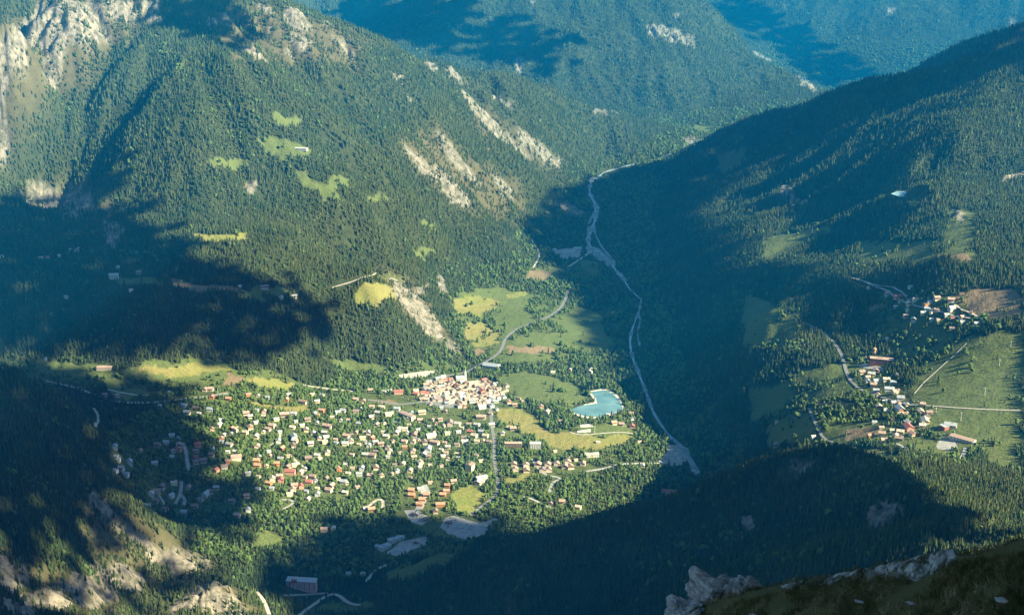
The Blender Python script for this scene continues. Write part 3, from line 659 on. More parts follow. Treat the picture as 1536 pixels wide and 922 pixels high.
ANCHORS = [
 (162, 593, 'by the shaded terrace farm'), (252, 588, 'along the shaded terrace road'), (312, 588, 'where the terrace road meets the sun'), (288, 614, 'above the dark wood left of town'), (262, 655, 'in the dark wood left of town'), (333, 636, 'at the upper left corner of town'),
 (385, 596, 'in the hedge above the thin meadow strip'), (432, 599, 'beside the long barn on the meadow strip'), (478, 598, 'in the scrub above the village slope'), (542, 601, 'at the scrub edge west of the old village'),
 (374, 618, 'just below the thin meadow strip'), (388, 640, 'on the upper garden lane'), (420, 620, 'below the barn meadow'), (440, 642, 'in the sunny gardens at mid slope'), (478, 618, 'among tall trees of the upper slope'), (495, 640, 'around the big tan guesthouse'), (513, 620, 'on the upper slope nearest the old village'), (530, 652, 'in the gardens west of the long hall'), (444, 660, 'below the bent garden lane'), (370, 655, 'on the left flank of the sunny slope'),
 (578, 588, 'at the west end of the main street'), (624, 588, 'on the street leading to the square'), (638, 602, 'beside the open square'), (664, 572, 'at the top edge of the old village'), (668, 588, 'on the west side of the old village'), (686, 578, 'directly below the church'), (686, 600, 'at the foot of the old village'), (703, 586, 'in the heart of the old village'), (718, 572, 'on the old village upper right edge'), (718, 588, 'in the right half of the old village'), (716, 604, 'on the old village lower right edge'), (742, 592, 'where old village meets green field'),
 (570, 610, 'left of the long hall'), (592, 622, 'in the yard around the long hall'), (632, 622, 'right of the long hall'), (668, 634, 'below the old village square'), (575, 640, 'in the trees below the long hall'), (620, 652, 'among the large pale houses below the hall'), (650, 654, 'in the trees left of the upper avenue'), (718, 628, 'at the head of the straight avenue'), (708, 652, 'left of the straight avenue'), (742, 640, 'right of the straight avenue'),
 (768, 604, 'on the tongue between the two meadows'), (818, 615, 'in the hedge west of the lake'), (768, 645, 'in the hedge beside the avenue meadow'), (840, 556, 'in the grove north of the lake'), (885, 558, 'in the clearing north of the lake'), (912, 625, 'on the south bank of the lake'), (932, 640, 'in the sports park by the lake'), (955, 630, 'in the trees right of the lake'),
 (175, 690, 'at the far left of the dark hamlet'), (186, 706, 'by the scree above the dark hamlet'), (238, 668, 'at the top of the dark hamlet'), (262, 672, 'beside the lane of the dark hamlet'), (296, 676, 'where the dark hamlet meets the sun'), (240, 694, 'in the dense wood of the dark hamlet'), (320, 690, 'in the half-lit gardens right of the dark hamlet'), (236, 740, 'on the west side of the forked cul-de-sac'), (258, 728, 'at the head of the forked cul-de-sac'), (310, 738, 'on the arc east of the forked cul-de-sac'), (275, 765, 'at the foot of the forked cul-de-sac'), (222, 760, 'in the wood below the forked cul-de-sac'),
 (355, 680, 'left of the orange houses'), (385, 692, 'among the orange houses by the sandy drive'), (418, 690, 'by the sandy drive'), (405, 720, 'below the orange houses'), (430, 672, 'above the sandy drive'), (372, 708, 'by the small clearing left of town'), (470, 680, 'in the middle of the sunny slope'), (520, 668, 'on the right of the sunny slope'), (465, 718, 'on the lower middle slope'), (510, 704, 'around the orange house on the lower slope'), (545, 710, 'on the lower right slope'), (495, 730, 'above the round clearing'), (445, 735, 'above the angled forest drive'), (366, 755, 'in the wood near the shaded edge'),
 (565, 668, 'on the slope under the pale halls'), (600, 672, 'in the trees around the orange-walled house'), (640, 676, 'around the long grey-roofed house'), (672, 680, 'in the trees left of the cream apartment block'), (690, 662, 'beside the bend of the avenue'), (605, 698, 'in the lower trees left of the terraces'), (618, 738, 'in the left rows of orange terraces'), (662, 740, 'in the right rows of orange terraces'), (678, 724, 'at the top of the orange terraces'), (560, 765, 'beside the looped gravel drive'), (718, 724, 'by the small square at the avenue foot'), (628, 770, 'in the shaded square below the terraces'),
 (775, 700, 'at the left end of the chalet row'), (815, 700, 'in the middle of the chalet row'), (848, 700, 'at the right end of the chalet row'), (872, 692, 'behind the chalet row'), (850, 755, 'in the grove near the great shadow'), (900, 664, 'at the edge of the big yellow meadow'), (964, 680, 'on the road to the car park'),
 (602, 812, 'around the shaded court'), (545, 860, 'in the dark hollow below town'), (490, 795, 'at the forest edge near the shadow'), (695, 775, 'beside the big gravel yard'),
 (1348, 445, 'at the left of the ridge hamlet'), (1385, 468, 'in the middle of the ridge hamlet'), (1428, 470, 'at the right of the ridge hamlet'), (1405, 446, 'on the upper side of the ridge hamlet'), (1330, 508, 'in the trees under the ridge hamlet'), (1465, 486, 'at the meadow end of the ridge hamlet'),
 (1310, 560, 'right under the long red hotel'), (1330, 578, 'in the upper village row'), (1355, 610, 'at the crossroads of the upper village'), (1332, 616, 'in the trees below the upper village'), (1385, 635, 'on the meadow side of the upper village'), (1315, 655, 'on the lowest lane of the upper village'), (1425, 638, 'by the lift station'), (1170, 660, 'by the small dark-ringed meadow'), (1222, 655, 'at the fork of the meadow lane'), (1365, 645, 'just above the spur road'),
 (75, 384, 'in the dark hamlet high on the left terrace'), (112, 374, 'at the top of the high left terrace'), (2, 385, 'at the left edge of the high terrace'), (185, 405, 'near the old tall farmhouse'), (197, 435, 'below the old tall farmhouse'), (100, 444, 'in the dark forest under the high terrace'), (425, 445, 'at the right end of the high terrace'), (390, 430, 'by the dry strip on the high terrace'), (68, 537, 'on the dry terrace field'), (850, 378, 'in the valley works'),
]
ROOFWORD = {'w': 'pale-roofed', 'g': 'grey-roofed', 'p': 'tan-roofed', 'b': 'brown-roofed', 'o': 'orange-walled', 'r': 'red-roofed', 'c': 'cream-walled'}
SIZEWORD = {'s': 'small', 'm': '', 'l': 'long', 'k': ''}
CATWORD = {'s': 'cottage', 'm': 'house', 'l': 'house', 'k': 'chalet'}
ORD = ['first', 'second', 'third', 'fourth', 'fifth', 'sixth', 'seventh', 'eighth', 'ninth', 'tenth', 'eleventh', 'twelfth']
houses = []
for ox, oy, f, txt in TILES:
    for h in txt.split('|'):
        a, b, k, c = h.split(); houses.append([ox + float(a) / f, oy + float(b) / f, k, c])
qx = random.Random(99); tries = 0; extra = 0
SLOPE = np.array([(330, 655), (380, 608), (470, 622), (540, 608), (600, 640), (640, 655), (690, 690), (670, 730), (600, 712), (560, 735), (480, 745), (400, 740), (330, 720)], float)
while extra < 48 and tries < 4000:
    tries += 1; a, b = qx.uniform(330, 690), qx.uniform(605, 745)
    if inside(np.array([a]), np.array([b]), SLOPE[:, 0], SLOPE[:, 1])[0] and min(math.hypot(a - h[0], 1.7 * (b - h[1])) for h in houses) > 10:
        houses.append([a, b, qx.choice('ssm'), qx.choice('wwpgbc')]); extra += 1
CORE_POLY = np.array([(630, 582), (652, 566), (690, 570), (735, 574), (758, 590), (735, 612), (700, 612), (668, 604), (636, 596)], float)
VILL = np.array([(1288, 552), (1330, 556), (1352, 590), (1395, 612), (1400, 645), (1350, 662), (1310, 640), (1318, 610)], float)
HAML = np.array([(1330, 442), (1400, 448), (1470, 472), (1470, 492), (1400, 492), (1345, 470)], float)
LOWER = np.array([(560, 602), (640, 612), (735, 625), (735, 715), (690, 735), (600, 702), (550, 690)], float)
for poly, n_, dmin, ks, cs in ((LOWER, 34, 9.0, 'ssm', 'wpwgbc'), (CORE_POLY, 64, 5.0, 'smm', 'gpwpbr'), (VILL, 22, 9.0, 'smm', 'wpgcwb'), (HAML, 10, 9.0, 'ssm', 'wpw')):
    tries = 0; extra = 0
    while extra < n_ and tries < 5000:
        tries += 1; a, b = qx.uniform(poly[:, 0].min(), poly[:, 0].max()), qx.uniform(poly[:, 1].min(), poly[:, 1].max())
        if inside(np.array([a]), np.array([b]), poly[:, 0], poly[:, 1])[0] and min(math.hypot(a - h[0], 1.7 * (b - h[1])) for h in houses) > dmin:
            houses.append([a, b, qx.choice(ks), qx.choice(cs)]); extra += 1
for h in houses:
    if h[3] == 'w': h[3] = qx.choice('wppgbc' if 645 < h[0] < 765 and h[1] < 616 else 'wwwgpcb')
hx, hy, hz = cast([h[0] for h in houses], [h[1] + 2.0 for h in houses])
kin = {}
for i, h in enumerate(houses):
    j = min(range(len(ANCHORS)), key=lambda q: (ANCHORS[q][0] - h[0]) ** 2 + (1.6 * (ANCHORS[q][1] - h[1])) ** 2)
    kin.setdefault((j, h[2], h[3]), []).append(i)
LAB = {}
for (j, k, c), mem in kin.items():
    mem.sort(key=lambda i: houses[i][0])
    noun = ' '.join(w for w in (SIZEWORD[k], ROOFWORD[c], CATWORD[k]) if w)
    for q, i in enumerate(mem):
        if len(mem) == 1: LAB[i] = noun + ' ' + ANCHORS[j][2]
        elif len(mem) == 2: LAB[i] = ('left' if q == 0 else 'right') + ' one of two ' + noun + 's ' + ANCHORS[j][2]
        else: LAB[i] = ORD[q] + '-from-left ' + noun + ' ' + ANCHORS[j][2]
PLACE = [(lambda u, v: u > 1100, 'houses of the villages on the right-hand plateau'), (lambda u, v: v < 540 and u < 500, 'farmhouses on the high left terrace'), (lambda u, v: 650 < u < 765 and v < 612, 'houses packed in the old village'), (lambda u, v: True, 'houses spread over the valley village')]
for i, (u, v, k, c) in enumerate(houses):
    q = random.Random(i * 7 + 3)
    x, y = hx[i], hy[i]
    L, Wd, H = SIZES[k]
    core = 645 < u < 760 and v < 615
    if len(LAB[i].split()) > 16: print('LONG', LAB[i])
    if k == 'k': rz = q.uniform(-0.15, 0.25) + math.pi / 2
    elif 'o' == c and 590 < u < 680: rz = q.uniform(-0.15, 0.1)
    elif core: rz = q.choice([0.35, 0.35 + math.pi / 2]) + q.uniform(-0.25, 0.25)
    else: rz = q.choice([0.0, 0.0, math.pi / 2]) + q.uniform(-0.45, 0.45)
    sc = q.uniform(0.92, 1.15)
    if y > 3650: sc *= 1.1
    z = float(ground(x, y))
    grp = next(g for fn, g in PLACE if fn(u, v))
    th = thing({'s': 'cottage', 'm': 'house', 'l': 'long_house', 'k': 'chalet'}[k], LAB[i], CATWORD[k], (x, y, z + 0.6), rz, grp, (sc, sc, sc * q.uniform(0.92, 1.12)))
    timber = q.random() < (0.75 if c in 'pbwk' and not core else 0.2)
    w = bpy.data.objects.new('wall', HM[k][0 if timber else 1]); COL.objects.link(w); w.parent = th
    obj_mat(w, 0, WALL[c] if c != 'w' or q.random() < 0.6 else WALL['c'])
    if timber: obj_mat(w, 1, ORANGE_T if q.random() < 0.4 else TIMBER)
    r_ = bpy.data.objects.new('roof', HM[k][2]); COL.objects.link(r_); r_.parent = th
    obj_mat(r_, 0, ROOF[c])
    if timber and k != 's':
        bq = bpy.data.objects.new('balcony', BALC[k]); COL.objects.link(bq); bq.parent = th
    plot(x, y, max(L, Wd) * 0.5 + (2.5 if core else 4.0))

def building(name, label, cat, u, v, L, Wd, floors, rz, wall, roof, style='gable', bays=0, pitch=0.35, group=None, fh=3.0, balc=False, side_bays=2, tower=False):
    """a larger building with its own windows"""
    (x,), (y,), _ = cast([u], [v])
    z = float(ground(x, y)) + 0.5
    th = thing(name, label, cat, (x, y, z), rz, group)
    H = floors * fh
    bm = bmesh.new()
    h = Wd / 2 * pitch if style == 'gable' else 0
    if style == 'gable': prism(bm, [(-Wd / 2, -5), (Wd / 2, -5), (Wd / 2, H), (0, H + h), (-Wd / 2, H)], -L / 2, L / 2)
    else: box(bm, -L / 2, L / 2, -Wd / 2, Wd / 2, -5, H)
    link('wall', mesh_of(bm, 'wall', [wall]), parent=th)
    bm = bmesh.new()
    if style == 'gable':
        e = Wd / 2 + 0.8; ze = H - 0.8 * pitch
        for s in (-1, 1): prism(bm, [(0, H + h + 0.03), (s * e, ze + 0.03), (s * e, ze + 0.38), (0, H + h + 0.38)], -L / 2 - 0.8, L / 2 + 0.8)
    elif style == 'shed':
        prism(bm, [(-Wd / 2 - 0.8, H + 0.03), (Wd / 2 + 0.8, H + Wd * 0.12), (Wd / 2 + 0.8, H + Wd * 0.12 + 0.4), (-Wd / 2 - 0.8, H + 0.5)], -L / 2 - 0.8, L / 2 + 0.8)
    else:
        box(bm, -L / 2 - 0.4, L / 2 + 0.4, -Wd / 2 - 0.4, Wd / 2 + 0.4, H + 0.01, H + 0.6)
        box(bm, -L * 0.2, L * 0.05, -1.5, 1.5, H + 0.6, H + 2.2)
    link('roof', mesh_of(bm, 'roof', [roof]), parent=th)
    def window(cx, cy, cz, w, hh, side):
        bm = bmesh.new(); bp = bmesh.new()
        if side == 'f':
            box(bm, cx - w / 2 - .15, cx + w / 2 + .15, cy - 0.12, cy + 0.02, cz - hh / 2 - .15, cz + hh / 2 + .15)
            box(bp, cx - w / 2, cx + w / 2, cy - 0.16, cy - 0.122, cz - hh / 2, cz + hh / 2)
        else:
            box(bm, cx - 0.02, cx + 0.12, cy - w / 2 - .15, cy + w / 2 + .15, cz - hh / 2 - .15, cz + hh / 2 + .15)
            box(bp, cx + 0.122, cx + 0.16, cy - w / 2, cy + w / 2, cz - hh / 2, cz + hh / 2)
        wo = link('window', mesh_of(bm, 'window', [M_FRAME]), parent=th)
        link('pane', mesh_of(bp, 'pane', [M_PANE]), parent=wo)
    for fl in range(floors):
        cz = fl * fh + 1.7
        for b in range(bays): window(-L / 2 + (b + 0.5) * L / bays, -Wd / 2, cz, min(1.7, L / bays * 0.55), 1.7, 'f')
        for b in range(side_bays): window(L / 2, -Wd / 2 + (b + 0.5) * Wd / side_bays, cz, 1.6, 1.7, 's')
        if balc and fl:
            bm = bmesh.new(); box(bm, -L * 0.46, L * 0.46, -Wd / 2 - 1.4, -Wd / 2 - 0.17, cz - 1.7, cz - 1.5); box(bm, -L * 0.46, L * 0.46, -Wd / 2 - 1.4, -Wd / 2 - 1.28, cz - 1.5, cz - 0.7)
            link('balcony', mesh_of(bm, 'balcony', [TIMBER]), parent=th)
    n_ = max(1, int(L / 14))
    for k in range(n_):
        o = (-L / 2 + (k + 0.5) * L / n_)
        plot(x + o * math.cos(rz), y + o * math.sin(rz), max(Wd, 12) * 0.5 + 6)
    return th, H
PINK = plaster('faded_pink_render', (0.78, 0.44, 0.43)); MAROON = plaster('dark_red_cladding', (0.36, 0.10, 0.075))
th, H = building('apartment_block', 'pink apartment block standing alone in the shaded hollow at the bottom', 'apartment block', 453, 882, 58, 15, 6, -0.12, PINK, ROOF['g'], 'shed', bays=12, balc=False, side_bays=3)
for k in range(5):
    bm = bmesh.new(); cx_ = -22 + k * 11.0
    box(bm, cx_ - 1.3, cx_ + 1.3, -7.5 - 1.3, -7.5 - 0.2, -3, H - 1.0); link('bay', mesh_of(bm, 'bay', [PINK if k else MAROON]), parent=th)
bm = bmesh.new(); prism(bm, [(-9.5, H - 2), (-4, H - 2), (-4, H + 1.8), (-6.75, H + 4.5), (-9.5, H + 1.8)], -18, -8); link('dormer', mesh_of(bm, 'dormer', [MAROON]), parent=th)
th, H = building('hotel', 'long dark red hotel at the top of the upper village', 'hotel', 1322, 545, 52, 17, 4, -0.30, MAROON, ROOF['p'], 'flat', bays=10, side_bays=3)
bm = bmesh.new(); box(bm, 26.2, 27.6, -5, 5, 4, H - 1.5); link('portal', mesh_of(bm, 'portal', [ORANGE_T]), parent=th)
def turret(label, u, v, r, h, mats, name='tower', cat='tower'):
    (x,), (y,), _ = cast([u], [v]); th = thing(name, label, cat, (x, y, float(ground(x, y))))
    bm = bmesh.new(); bmesh.ops.create_cone(bm, segments=14, radius1=r, radius2=r * 0.92, depth=h + 4, cap_ends=True)
    for q in bm.verts: q.co.z += h / 2 - 2
    link('shaft', mesh_of(bm, 'shaft', [mats[0]]), parent=th)
    bm = bmesh.new(); bmesh.ops.create_cone(bm, segments=14, radius1=r * 1.35, radius2=r * 1.35, depth=h * 0.22, cap_ends=True)
    for q in bm.verts: q.co.z += h * 1.0
    bmesh.ops.create_cone(bm, segments=14, radius1=r * 1.5, radius2=0.2, depth=h * 0.2, cap_ends=True, matrix=__import__('mathutils').Matrix.Translation((0, 0, h * 1.215)))
    link('cap', mesh_of(bm, 'cap', [mats[1]]), parent=th)
    plot(x, y, 9); return th
turret('round reddish tower with a wider cap behind the long red hotel', 1311, 534, 3.4, 17, (WALL['r'], ROOF['o']))
# the church
(cxx,), (cyy,), _ = cast([691], [570]); ch = thing('church', 'pale church with a pointed bell tower at the top of the old village', 'church', (cxx, cyy, float(ground(cxx, cyy))), 0.3, None)
bm = bmesh.new(); prism(bm, [(-6, -4), (6, -4), (6, 8), (0, 13), (-6, 8)], -13, 10); link('nave', mesh_of(bm, 'nave', [WALL['w']]), parent=ch)
bm = bmesh.new()
for s in (-1, 1): prism(bm, [(0, 13.05), (s * 6.9, 7.3), (s * 6.9, 7.7), (0, 13.5)], -13.6, 10.4)
link('roof', mesh_of(bm, 'roof', [ROOF['g']]), parent=ch)
bm = bmesh.new(); box(bm, 10.05, 16, -3, 3, -4, 21); tw_ = link('bell_tower', mesh_of(bm, 'bell_tower', [WALL['w']]), parent=ch)
bm = bmesh.new(); bmesh.ops.create_cone(bm, segments=4, radius1=4.6, radius2=0.15, depth=10, cap_ends=True)
for q in bm.verts:
    a, b = q.co.x, q.co.y; q.co.x, q.co.y = 13.02 + (a - b) * 0.7071, (a + b) * 0.7071; q.co.z += 26.02
link('spire', mesh_of(bm, 'spire', [ROOF['g']]), parent=tw_)
for s in (-1, 1):
    bm = bmesh.new(); box(bm, 12.2, 13.8, s * 3.02 - 0.05, s * 3.02 + 0.05, 15, 18.2); link('louvre', mesh_of(bm, 'louvre', [M_PANE]), parent=tw_)
for k in range(4):
    bm = bmesh.new(); box(bm, -11 + k * 5, -9.8 + k * 5, -6.08, -5.95, 2, 6); link('window', mesh_of(bm, 'window', [M_PANE]), parent=ch)
plot(cxx, cyy, 12)
BIG = [
 ('hall', 'long brown-roofed hall running diagonally below the main street', 'hall', 611, 626, 46, 14, 3, -0.78, WALL['b'], ROOF['p'], 'gable', 8),
 ('apartment_block', 'cream stepped apartment block in the trees left of the avenue foot', 'apartment block', 705, 705, 20, 16, 5, 1.2, WALL['c'], ROOF['b'], 'gable', 4),
 ('apartment_block', 'pale apartment house beside the sunlit square at the avenue foot', 'apartment block', 722, 722, 26, 14, 4, 0.5, WALL['w'], ROOF['w'], 'gable', 6),
 ('guesthouse', 'white twin-gabled guesthouse between the big yellow meadow and the grove', 'guesthouse', 803, 671, 26, 15, 4, 0.0, WALL['w'], ROOF['w'], 'gable', 6),
 ('guesthouse', 'long dark timber guesthouse left of the white twin-gabled one', 'guesthouse', 770, 669, 40, 12, 3, -0.03, TIMBER, ROOF['p'], 'gable', 9),
 ('hall', 'red-roofed hall at the edge of the great shadow near the river', 'hall', 1004, 740, 34, 18, 2, -0.25, WALL['b'], ROOF['r'], 'gable', 6),
 ('school', 'grey flat-roofed block at the left end of the shaded court', 'school', 577, 822, 26, 14, 2, 0.75, WALL['g'], ROOF['g'], 'flat', 5),
 ('school', 'grey flat-roofed block behind the shaded court', 'school', 592, 811, 28, 14, 2, 0.6, WALL['g'], ROOF['g'], 'flat', 5),
 ('farmhouse', 'tall old farmhouse with narrow pale walls on the high left terrace', 'farmhouse', 171, 418, 24, 16, 4, 0.15, WALL['w'], ROOF['g'], 'gable', 4),
 ('barn', 'long pale barn on the shaded terrace field', 'barn', 157, 552, 36, 18, 1, 0.0, WALL['p'], ROOF['p'], 'gable', 0),
 ('barn', 'long white barn on the upper green clearing of the left mountain', 'barn', 452, 224, 40, 14, 1, -0.2, WALL['w'], ROOF['w'], 'gable', 0),
 ('sawmill', 'large grey-roofed shed where the main road enters the old village', 'sawmill', 737, 550, 44, 26, 2, -0.35, WALL['g'], ROOF['g'], 'gable', 5),
 ('works_shed', 'widest grey shed of the valley works in the shade', 'shed', 852, 380, 46, 22, 2, 0.25, WALL['g'], ROOF['g'], 'gable', 0),
 ('works_shed', 'pale shed above the widest shed of the valley works', 'shed', 866, 374, 30, 16, 2, 0.2, WALL['g'], ROOF['w'], 'gable', 0),
 ('lift_station', 'long low lift station with a white gable end by the gravel court', 'lift station', 1444, 661, 46, 14, 2, -0.75, WALL['w'], ROOF['p'], 'gable', 7),
 ('lift_station', 'dark slanted-roof lift building above the gravel court', 'lift station', 1420, 642, 26, 13, 2, 0.55, MAROON, ROOF['g'], 'shed', 5),
 ('warehouse', 'white long warehouse behind the chalet row', 'warehouse', 888, 684, 30, 14, 2, 0.25, WALL['w'], ROOF['w'], 'gable', 5),
]
for nm, lab, cat, u, v, L, Wd, fl, rz, wm, rm, st, bays in BIG: building(nm, lab, cat, u, v, L, Wd, fl, rz, wm, rm, st, bays=bays, side_bays=2 if bays else 0)

# ------------------------------------------------------------------ parked cars
M_TYRE = new_mat('tyre_rubber', (0.02, 0.02, 0.02), 0.9)
PAINT = {k: new_mat(k + '_car_paint', c, 0.3, 0.5) for k, c in (('white', (0.75, 0.75, 0.74)), ('silver', (0.45, 0.47, 0.49)), ('dark', (0.03, 0.035, 0.045)), ('red', (0.35, 0.03, 0.025)), ('blue', (0.04, 0.10, 0.28)))}
bm = bmesh.new()
prism(bm, [(-2.15, 0.35), (2.15, 0.35), (2.2, 0.8), (1.2, 0.95), (-2.0, 1.0), (-2.2, 0.7)], -0.88, 0.88)
bmesh.ops.bevel(bm, geom=bm.edges[:], offset=0.08, segments=2, affect='EDGES'); CAR_BODY = mesh_of(bm, 'body', [PAINT['white']])
bm = bmesh.new(); prism(bm, [(-1.75, 0.95), (0.95, 0.95), (0.25, 1.5), (-1.25, 1.52)], -0.76, 0.76)
bmesh.ops.bevel(bm, geom=bm.edges[:], offset=0.06, segments=1, affect='EDGES'); CAR_CABIN = mesh_of(bm, 'cabin_glass', [M_PANE])
bm = bmesh.new(); bmesh.ops.create_cone(bm, segments=12, radius1=0.33, radius2=0.33, depth=0.24, cap_ends=True)
bmesh.ops.rotate(bm, verts=bm.verts[:], matrix=__import__('mathutils').Matrix.Rotation(math.pi / 2, 3, 'Y')); CAR_WHEEL = mesh_of(bm, 'wheel', [M_TYRE])
CARS = [("668 783,676 777,684 780,692 777,700 786,706 790,694 792,698 794,702 792,690 793,672 790,716 783", 'on the big shaded gravel yard', 'cars on the big shaded gravel yard'),
        ("998 676,1006 672,1012 676,1018 682,1010 690,1002 690,1024 688,1016 692", 'on the riverside car park', 'cars on the riverside car park'),
        ("1296 588,1302 591,1308 594,1315 596,1321 599,1327 601,1334 603,1342 605,1349 604,1357 604,1364 603,1371 602,1377 602,1383 603", 'along the street of the upper village', 'cars along the upper village street'),
        ("586 817,592 815,596 820,664 806,661 813", 'on the shaded court of the flat-roofed buildings', 'cars around the shaded court'),
        ("604 596,612 599,618 600,640 596,652 598,660 600", 'on the main street by the square', 'cars by the old village square'),
        ("1415 652,1422 655,1428 656,1433 661,1438 666", 'beside the lift station court', 'cars by the lift station')]
ck = 0
for px, where, grp in CARS:
    q = outline(px); x, y, _ = cast([a for a, b in q], [b for a, b in q])
    for a, b in zip(x, y):
        colr = ['white', 'silver', 'dark', 'white', 'red', 'silver', 'blue', 'white'][ck % 8]; rr = random.Random(ck); ck += 1
        t = thing('parked_car', colr + ' car parked ' + where, 'car', (a, b, float(ground(a, b)) + 0.45), rr.uniform(-0.4, 0.4) + rr.choice([0.3, 1.8]), grp, (1.15,) * 3)
        o = bpy.data.objects.new('body', CAR_BODY); COL.objects.link(o); o.parent = t; obj_mat(o, 0, PAINT[colr])
        o = bpy.data.objects.new('cabin_glass', CAR_CABIN); COL.objects.link(o); o.parent = t
        for sx in (-0.8, 0.8):
            for sy in (-1.35, 1.35):
                o = bpy.data.objects.new('wheel', CAR_WHEEL); COL.objects.link(o); o.parent = t; o.location = (sx, sy, 0.33)
        plot(a, b, 5)

# ------------------------------------------------------------------ lift pylons and masts
M_STEEL = noisy('galvanised_steel', (0.55, 0.57, 0.58), (0.68, 0.69, 0.70), 0.8, 0.45, 0.5)
def pylon(u, v, h, label, name='lift_pylon', cat='pylon', arm=5.0, rz=0.2, group=None):
    (x,), (y,), _ = cast([u], [v]); t = thing(name, label, cat, (x, y, float(ground(x, y))), rz, group)
    bm = bmesh.new(); bmesh.ops.create_cone(bm, segments=10, radius1=0.65, radius2=0.4, depth=h + 2, cap_ends=True)
    for q in bm.verts: q.co.z += h / 2 - 1
    link('pole', mesh_of(bm, 'pole', [M_STEEL]), parent=t)
    bm = bmesh.new(); box(bm, -arm / 2, arm / 2, -0.3, 0.3, h + 0.02, h + 0.6)
    link('crossarm' if name == 'lift_pylon' else 'lamp_head', mesh_of(bm, 'crossarm', [M_STEEL]), parent=t)
    if name == 'lift_pylon':
        for s in (-1, 1):
            bm = bmesh.new(); box(bm, s * arm / 2 - 0.35, s * arm / 2 + 0.35, -1.6, 1.6, h + 0.61, h + 1.0); link('sheave_train', mesh_of(bm, 'sheave_train', [M_TYRE]), parent=t)
    plot(x, y, 8)
for u, v, h, lab in ((1441, 631, 17, 'tallest pale lift pylon on the meadow below the straight track'), (1477, 593, 16, 'pale lift pylon above the straight track on the ski meadow'), (1404, 618, 9, 'short lift pylon beside the upper village crossroads'), (1499, 548, 13, 'pale lift pylon half way up the ski meadow'), (1516, 520, 11, 'highest lift pylon at the top of the ski meadow')):
    pylon(u, v, h, lab, group='lift pylons on the ski meadow')
pylon(892, 650, 19, 'tall floodlight mast by the sand courts south of the lake', 'floodlight_mast', 'mast', 3.2)
pylon(327, 590, 14, 'slim mast on the sunny end of the terrace road', 'floodlight_mast', 'mast', 2.4)


# ------------------------------------------------------------------ woods
M_NEEDLE = new_mat('conifer_foliage', (0.05, 0.09, 0.035), 0.9, 0.15)
N = Nodes(M_NEEDLE)
oi = N.n('ShaderNodeObjectInfo')
tco = N.n('ShaderNodeTexCoord').outputs['Object']
N.l(N.mix(N.noise(0.9, 3, 0.6, tco), N.ramp(oi.outputs['Random'], ((0.0, (0.026, 0.050, 0.022)), (0.55, (0.042, 0.070, 0.027)), (0.85, (0.066, 0.088, 0.031)), (1.0, (0.11, 0.115, 0.042)))), N.mix(N.ramp(N.noise(1 / 170.0, 4, 0.6, oi.outputs['Location']), ((0.38, (0, 0, 0)), (0.62, (1, 1, 1)))), (0.036, 0.064, 0.028), (0.092, 0.105, 0.040))), N.b.inputs['Base Color'])
M_LEAF = new_mat('broadleaf_foliage', (0.06, 0.11, 0.03), 0.85, 0.2)
N = Nodes(M_LEAF)
oi = N.n('ShaderNodeObjectInfo')
tco = N.n('ShaderNodeTexCoord').outputs['Object']
N.l(N.mix(N.noise(0.8, 3, 0.6, tco), N.ramp(oi.outputs['Random'], ((0.0, (0.040, 0.085, 0.022)), (0.5, (0.070, 0.12, 0.030)), (1.0, (0.12, 0.16, 0.04)))), (0.10, 0.145, 0.045)), N.b.inputs['Base Color'])
M_BARK = noisy('bark', (0.10, 0.075, 0.05), (0.16, 0.125, 0.09), 2.0)

def conifer_crown(seed, h=1.0, r=0.19, tiers=6):
    """ragged tiers of drooping branches, unit height"""
    q = random.Random(seed); bm = bmesh.new()
    z0 = 0.08
    for k in range(tiers):
        f = k / tiers
        zb = z0 + (h - z0) * f ** 0.92; zt = min(h, zb + (h - z0) * (0.34 - 0.10 * f))
        rr = r * (1 - f) ** 0.8 * q.uniform(0.85, 1.15) + 0.018
        m = 9
        a0 = q.uniform(0, 6.28)
        top = bm.verts.new((q.uniform(-.01, .01), q.uniform(-.01, .01), zt))
        ring = []
        for j in range(m):
            a = a0 + j * 2 * math.pi / m
            rj = rr * (q.uniform(0.95, 1.25) if j % 2 == 0 else q.uniform(0.5, 0.72))
            ring.append(bm.verts.new((rj * math.cos(a), rj * math.sin(a), zb - (0.05 if j % 2 == 0 else -0.02) * q.uniform(0.5, 1.4))))
        for j in range(m): bm.faces.new((top, ring[j], ring[(j + 1) % m]))
    return bm
def leafy_crown(seed, r=0.40):
    """an uneven crown of leaf clumps, unit height"""
    q = random.Random(seed); bm = bmesh.new()
    for c in range(9):
        a, rad = q.uniform(0, 6.28), q.uniform(0.0, 0.24)
        cz = 0.30 + 0.52 * q.random(); s = q.uniform(0.14, 0.24) * (1.15 - 0.5 * abs(cz - 0.5))
        tmp = bmesh.ops.create_icosphere(bm, subdivisions=1, radius=s)
        for v in tmp['verts']:
            v.co *= q.uniform(0.72, 1.25)
            v.co += Vector((rad * math.cos(a), rad * math.sin(a), cz))
    return bm
def trunk_bm(h, r):
    bm = bmesh.new(); t = bmesh.ops.create_cone(bm, segments=6, radius1=r, radius2=r * 0.45, depth=h, cap_ends=False)
    for v in bm.verts: v.co.z += h / 2 - 0.02
    return bm
def to_mesh(bm, name, mat):
    me = bpy.data.meshes.new(name); bm.to_mesh(me); bm.free(); me.materials.append(mat); return me
CON = [to_mesh(conifer_crown(s, 1.0, (0.155, 0.18, 0.20, 0.17, 0.22, 0.14)[s]), 'conifer_crown', M_NEEDLE) for s in range(6)]
LEA = [to_mesh(leafy_crown(40 + s), 'leafy_crown', M_LEAF) for s in range(5)]
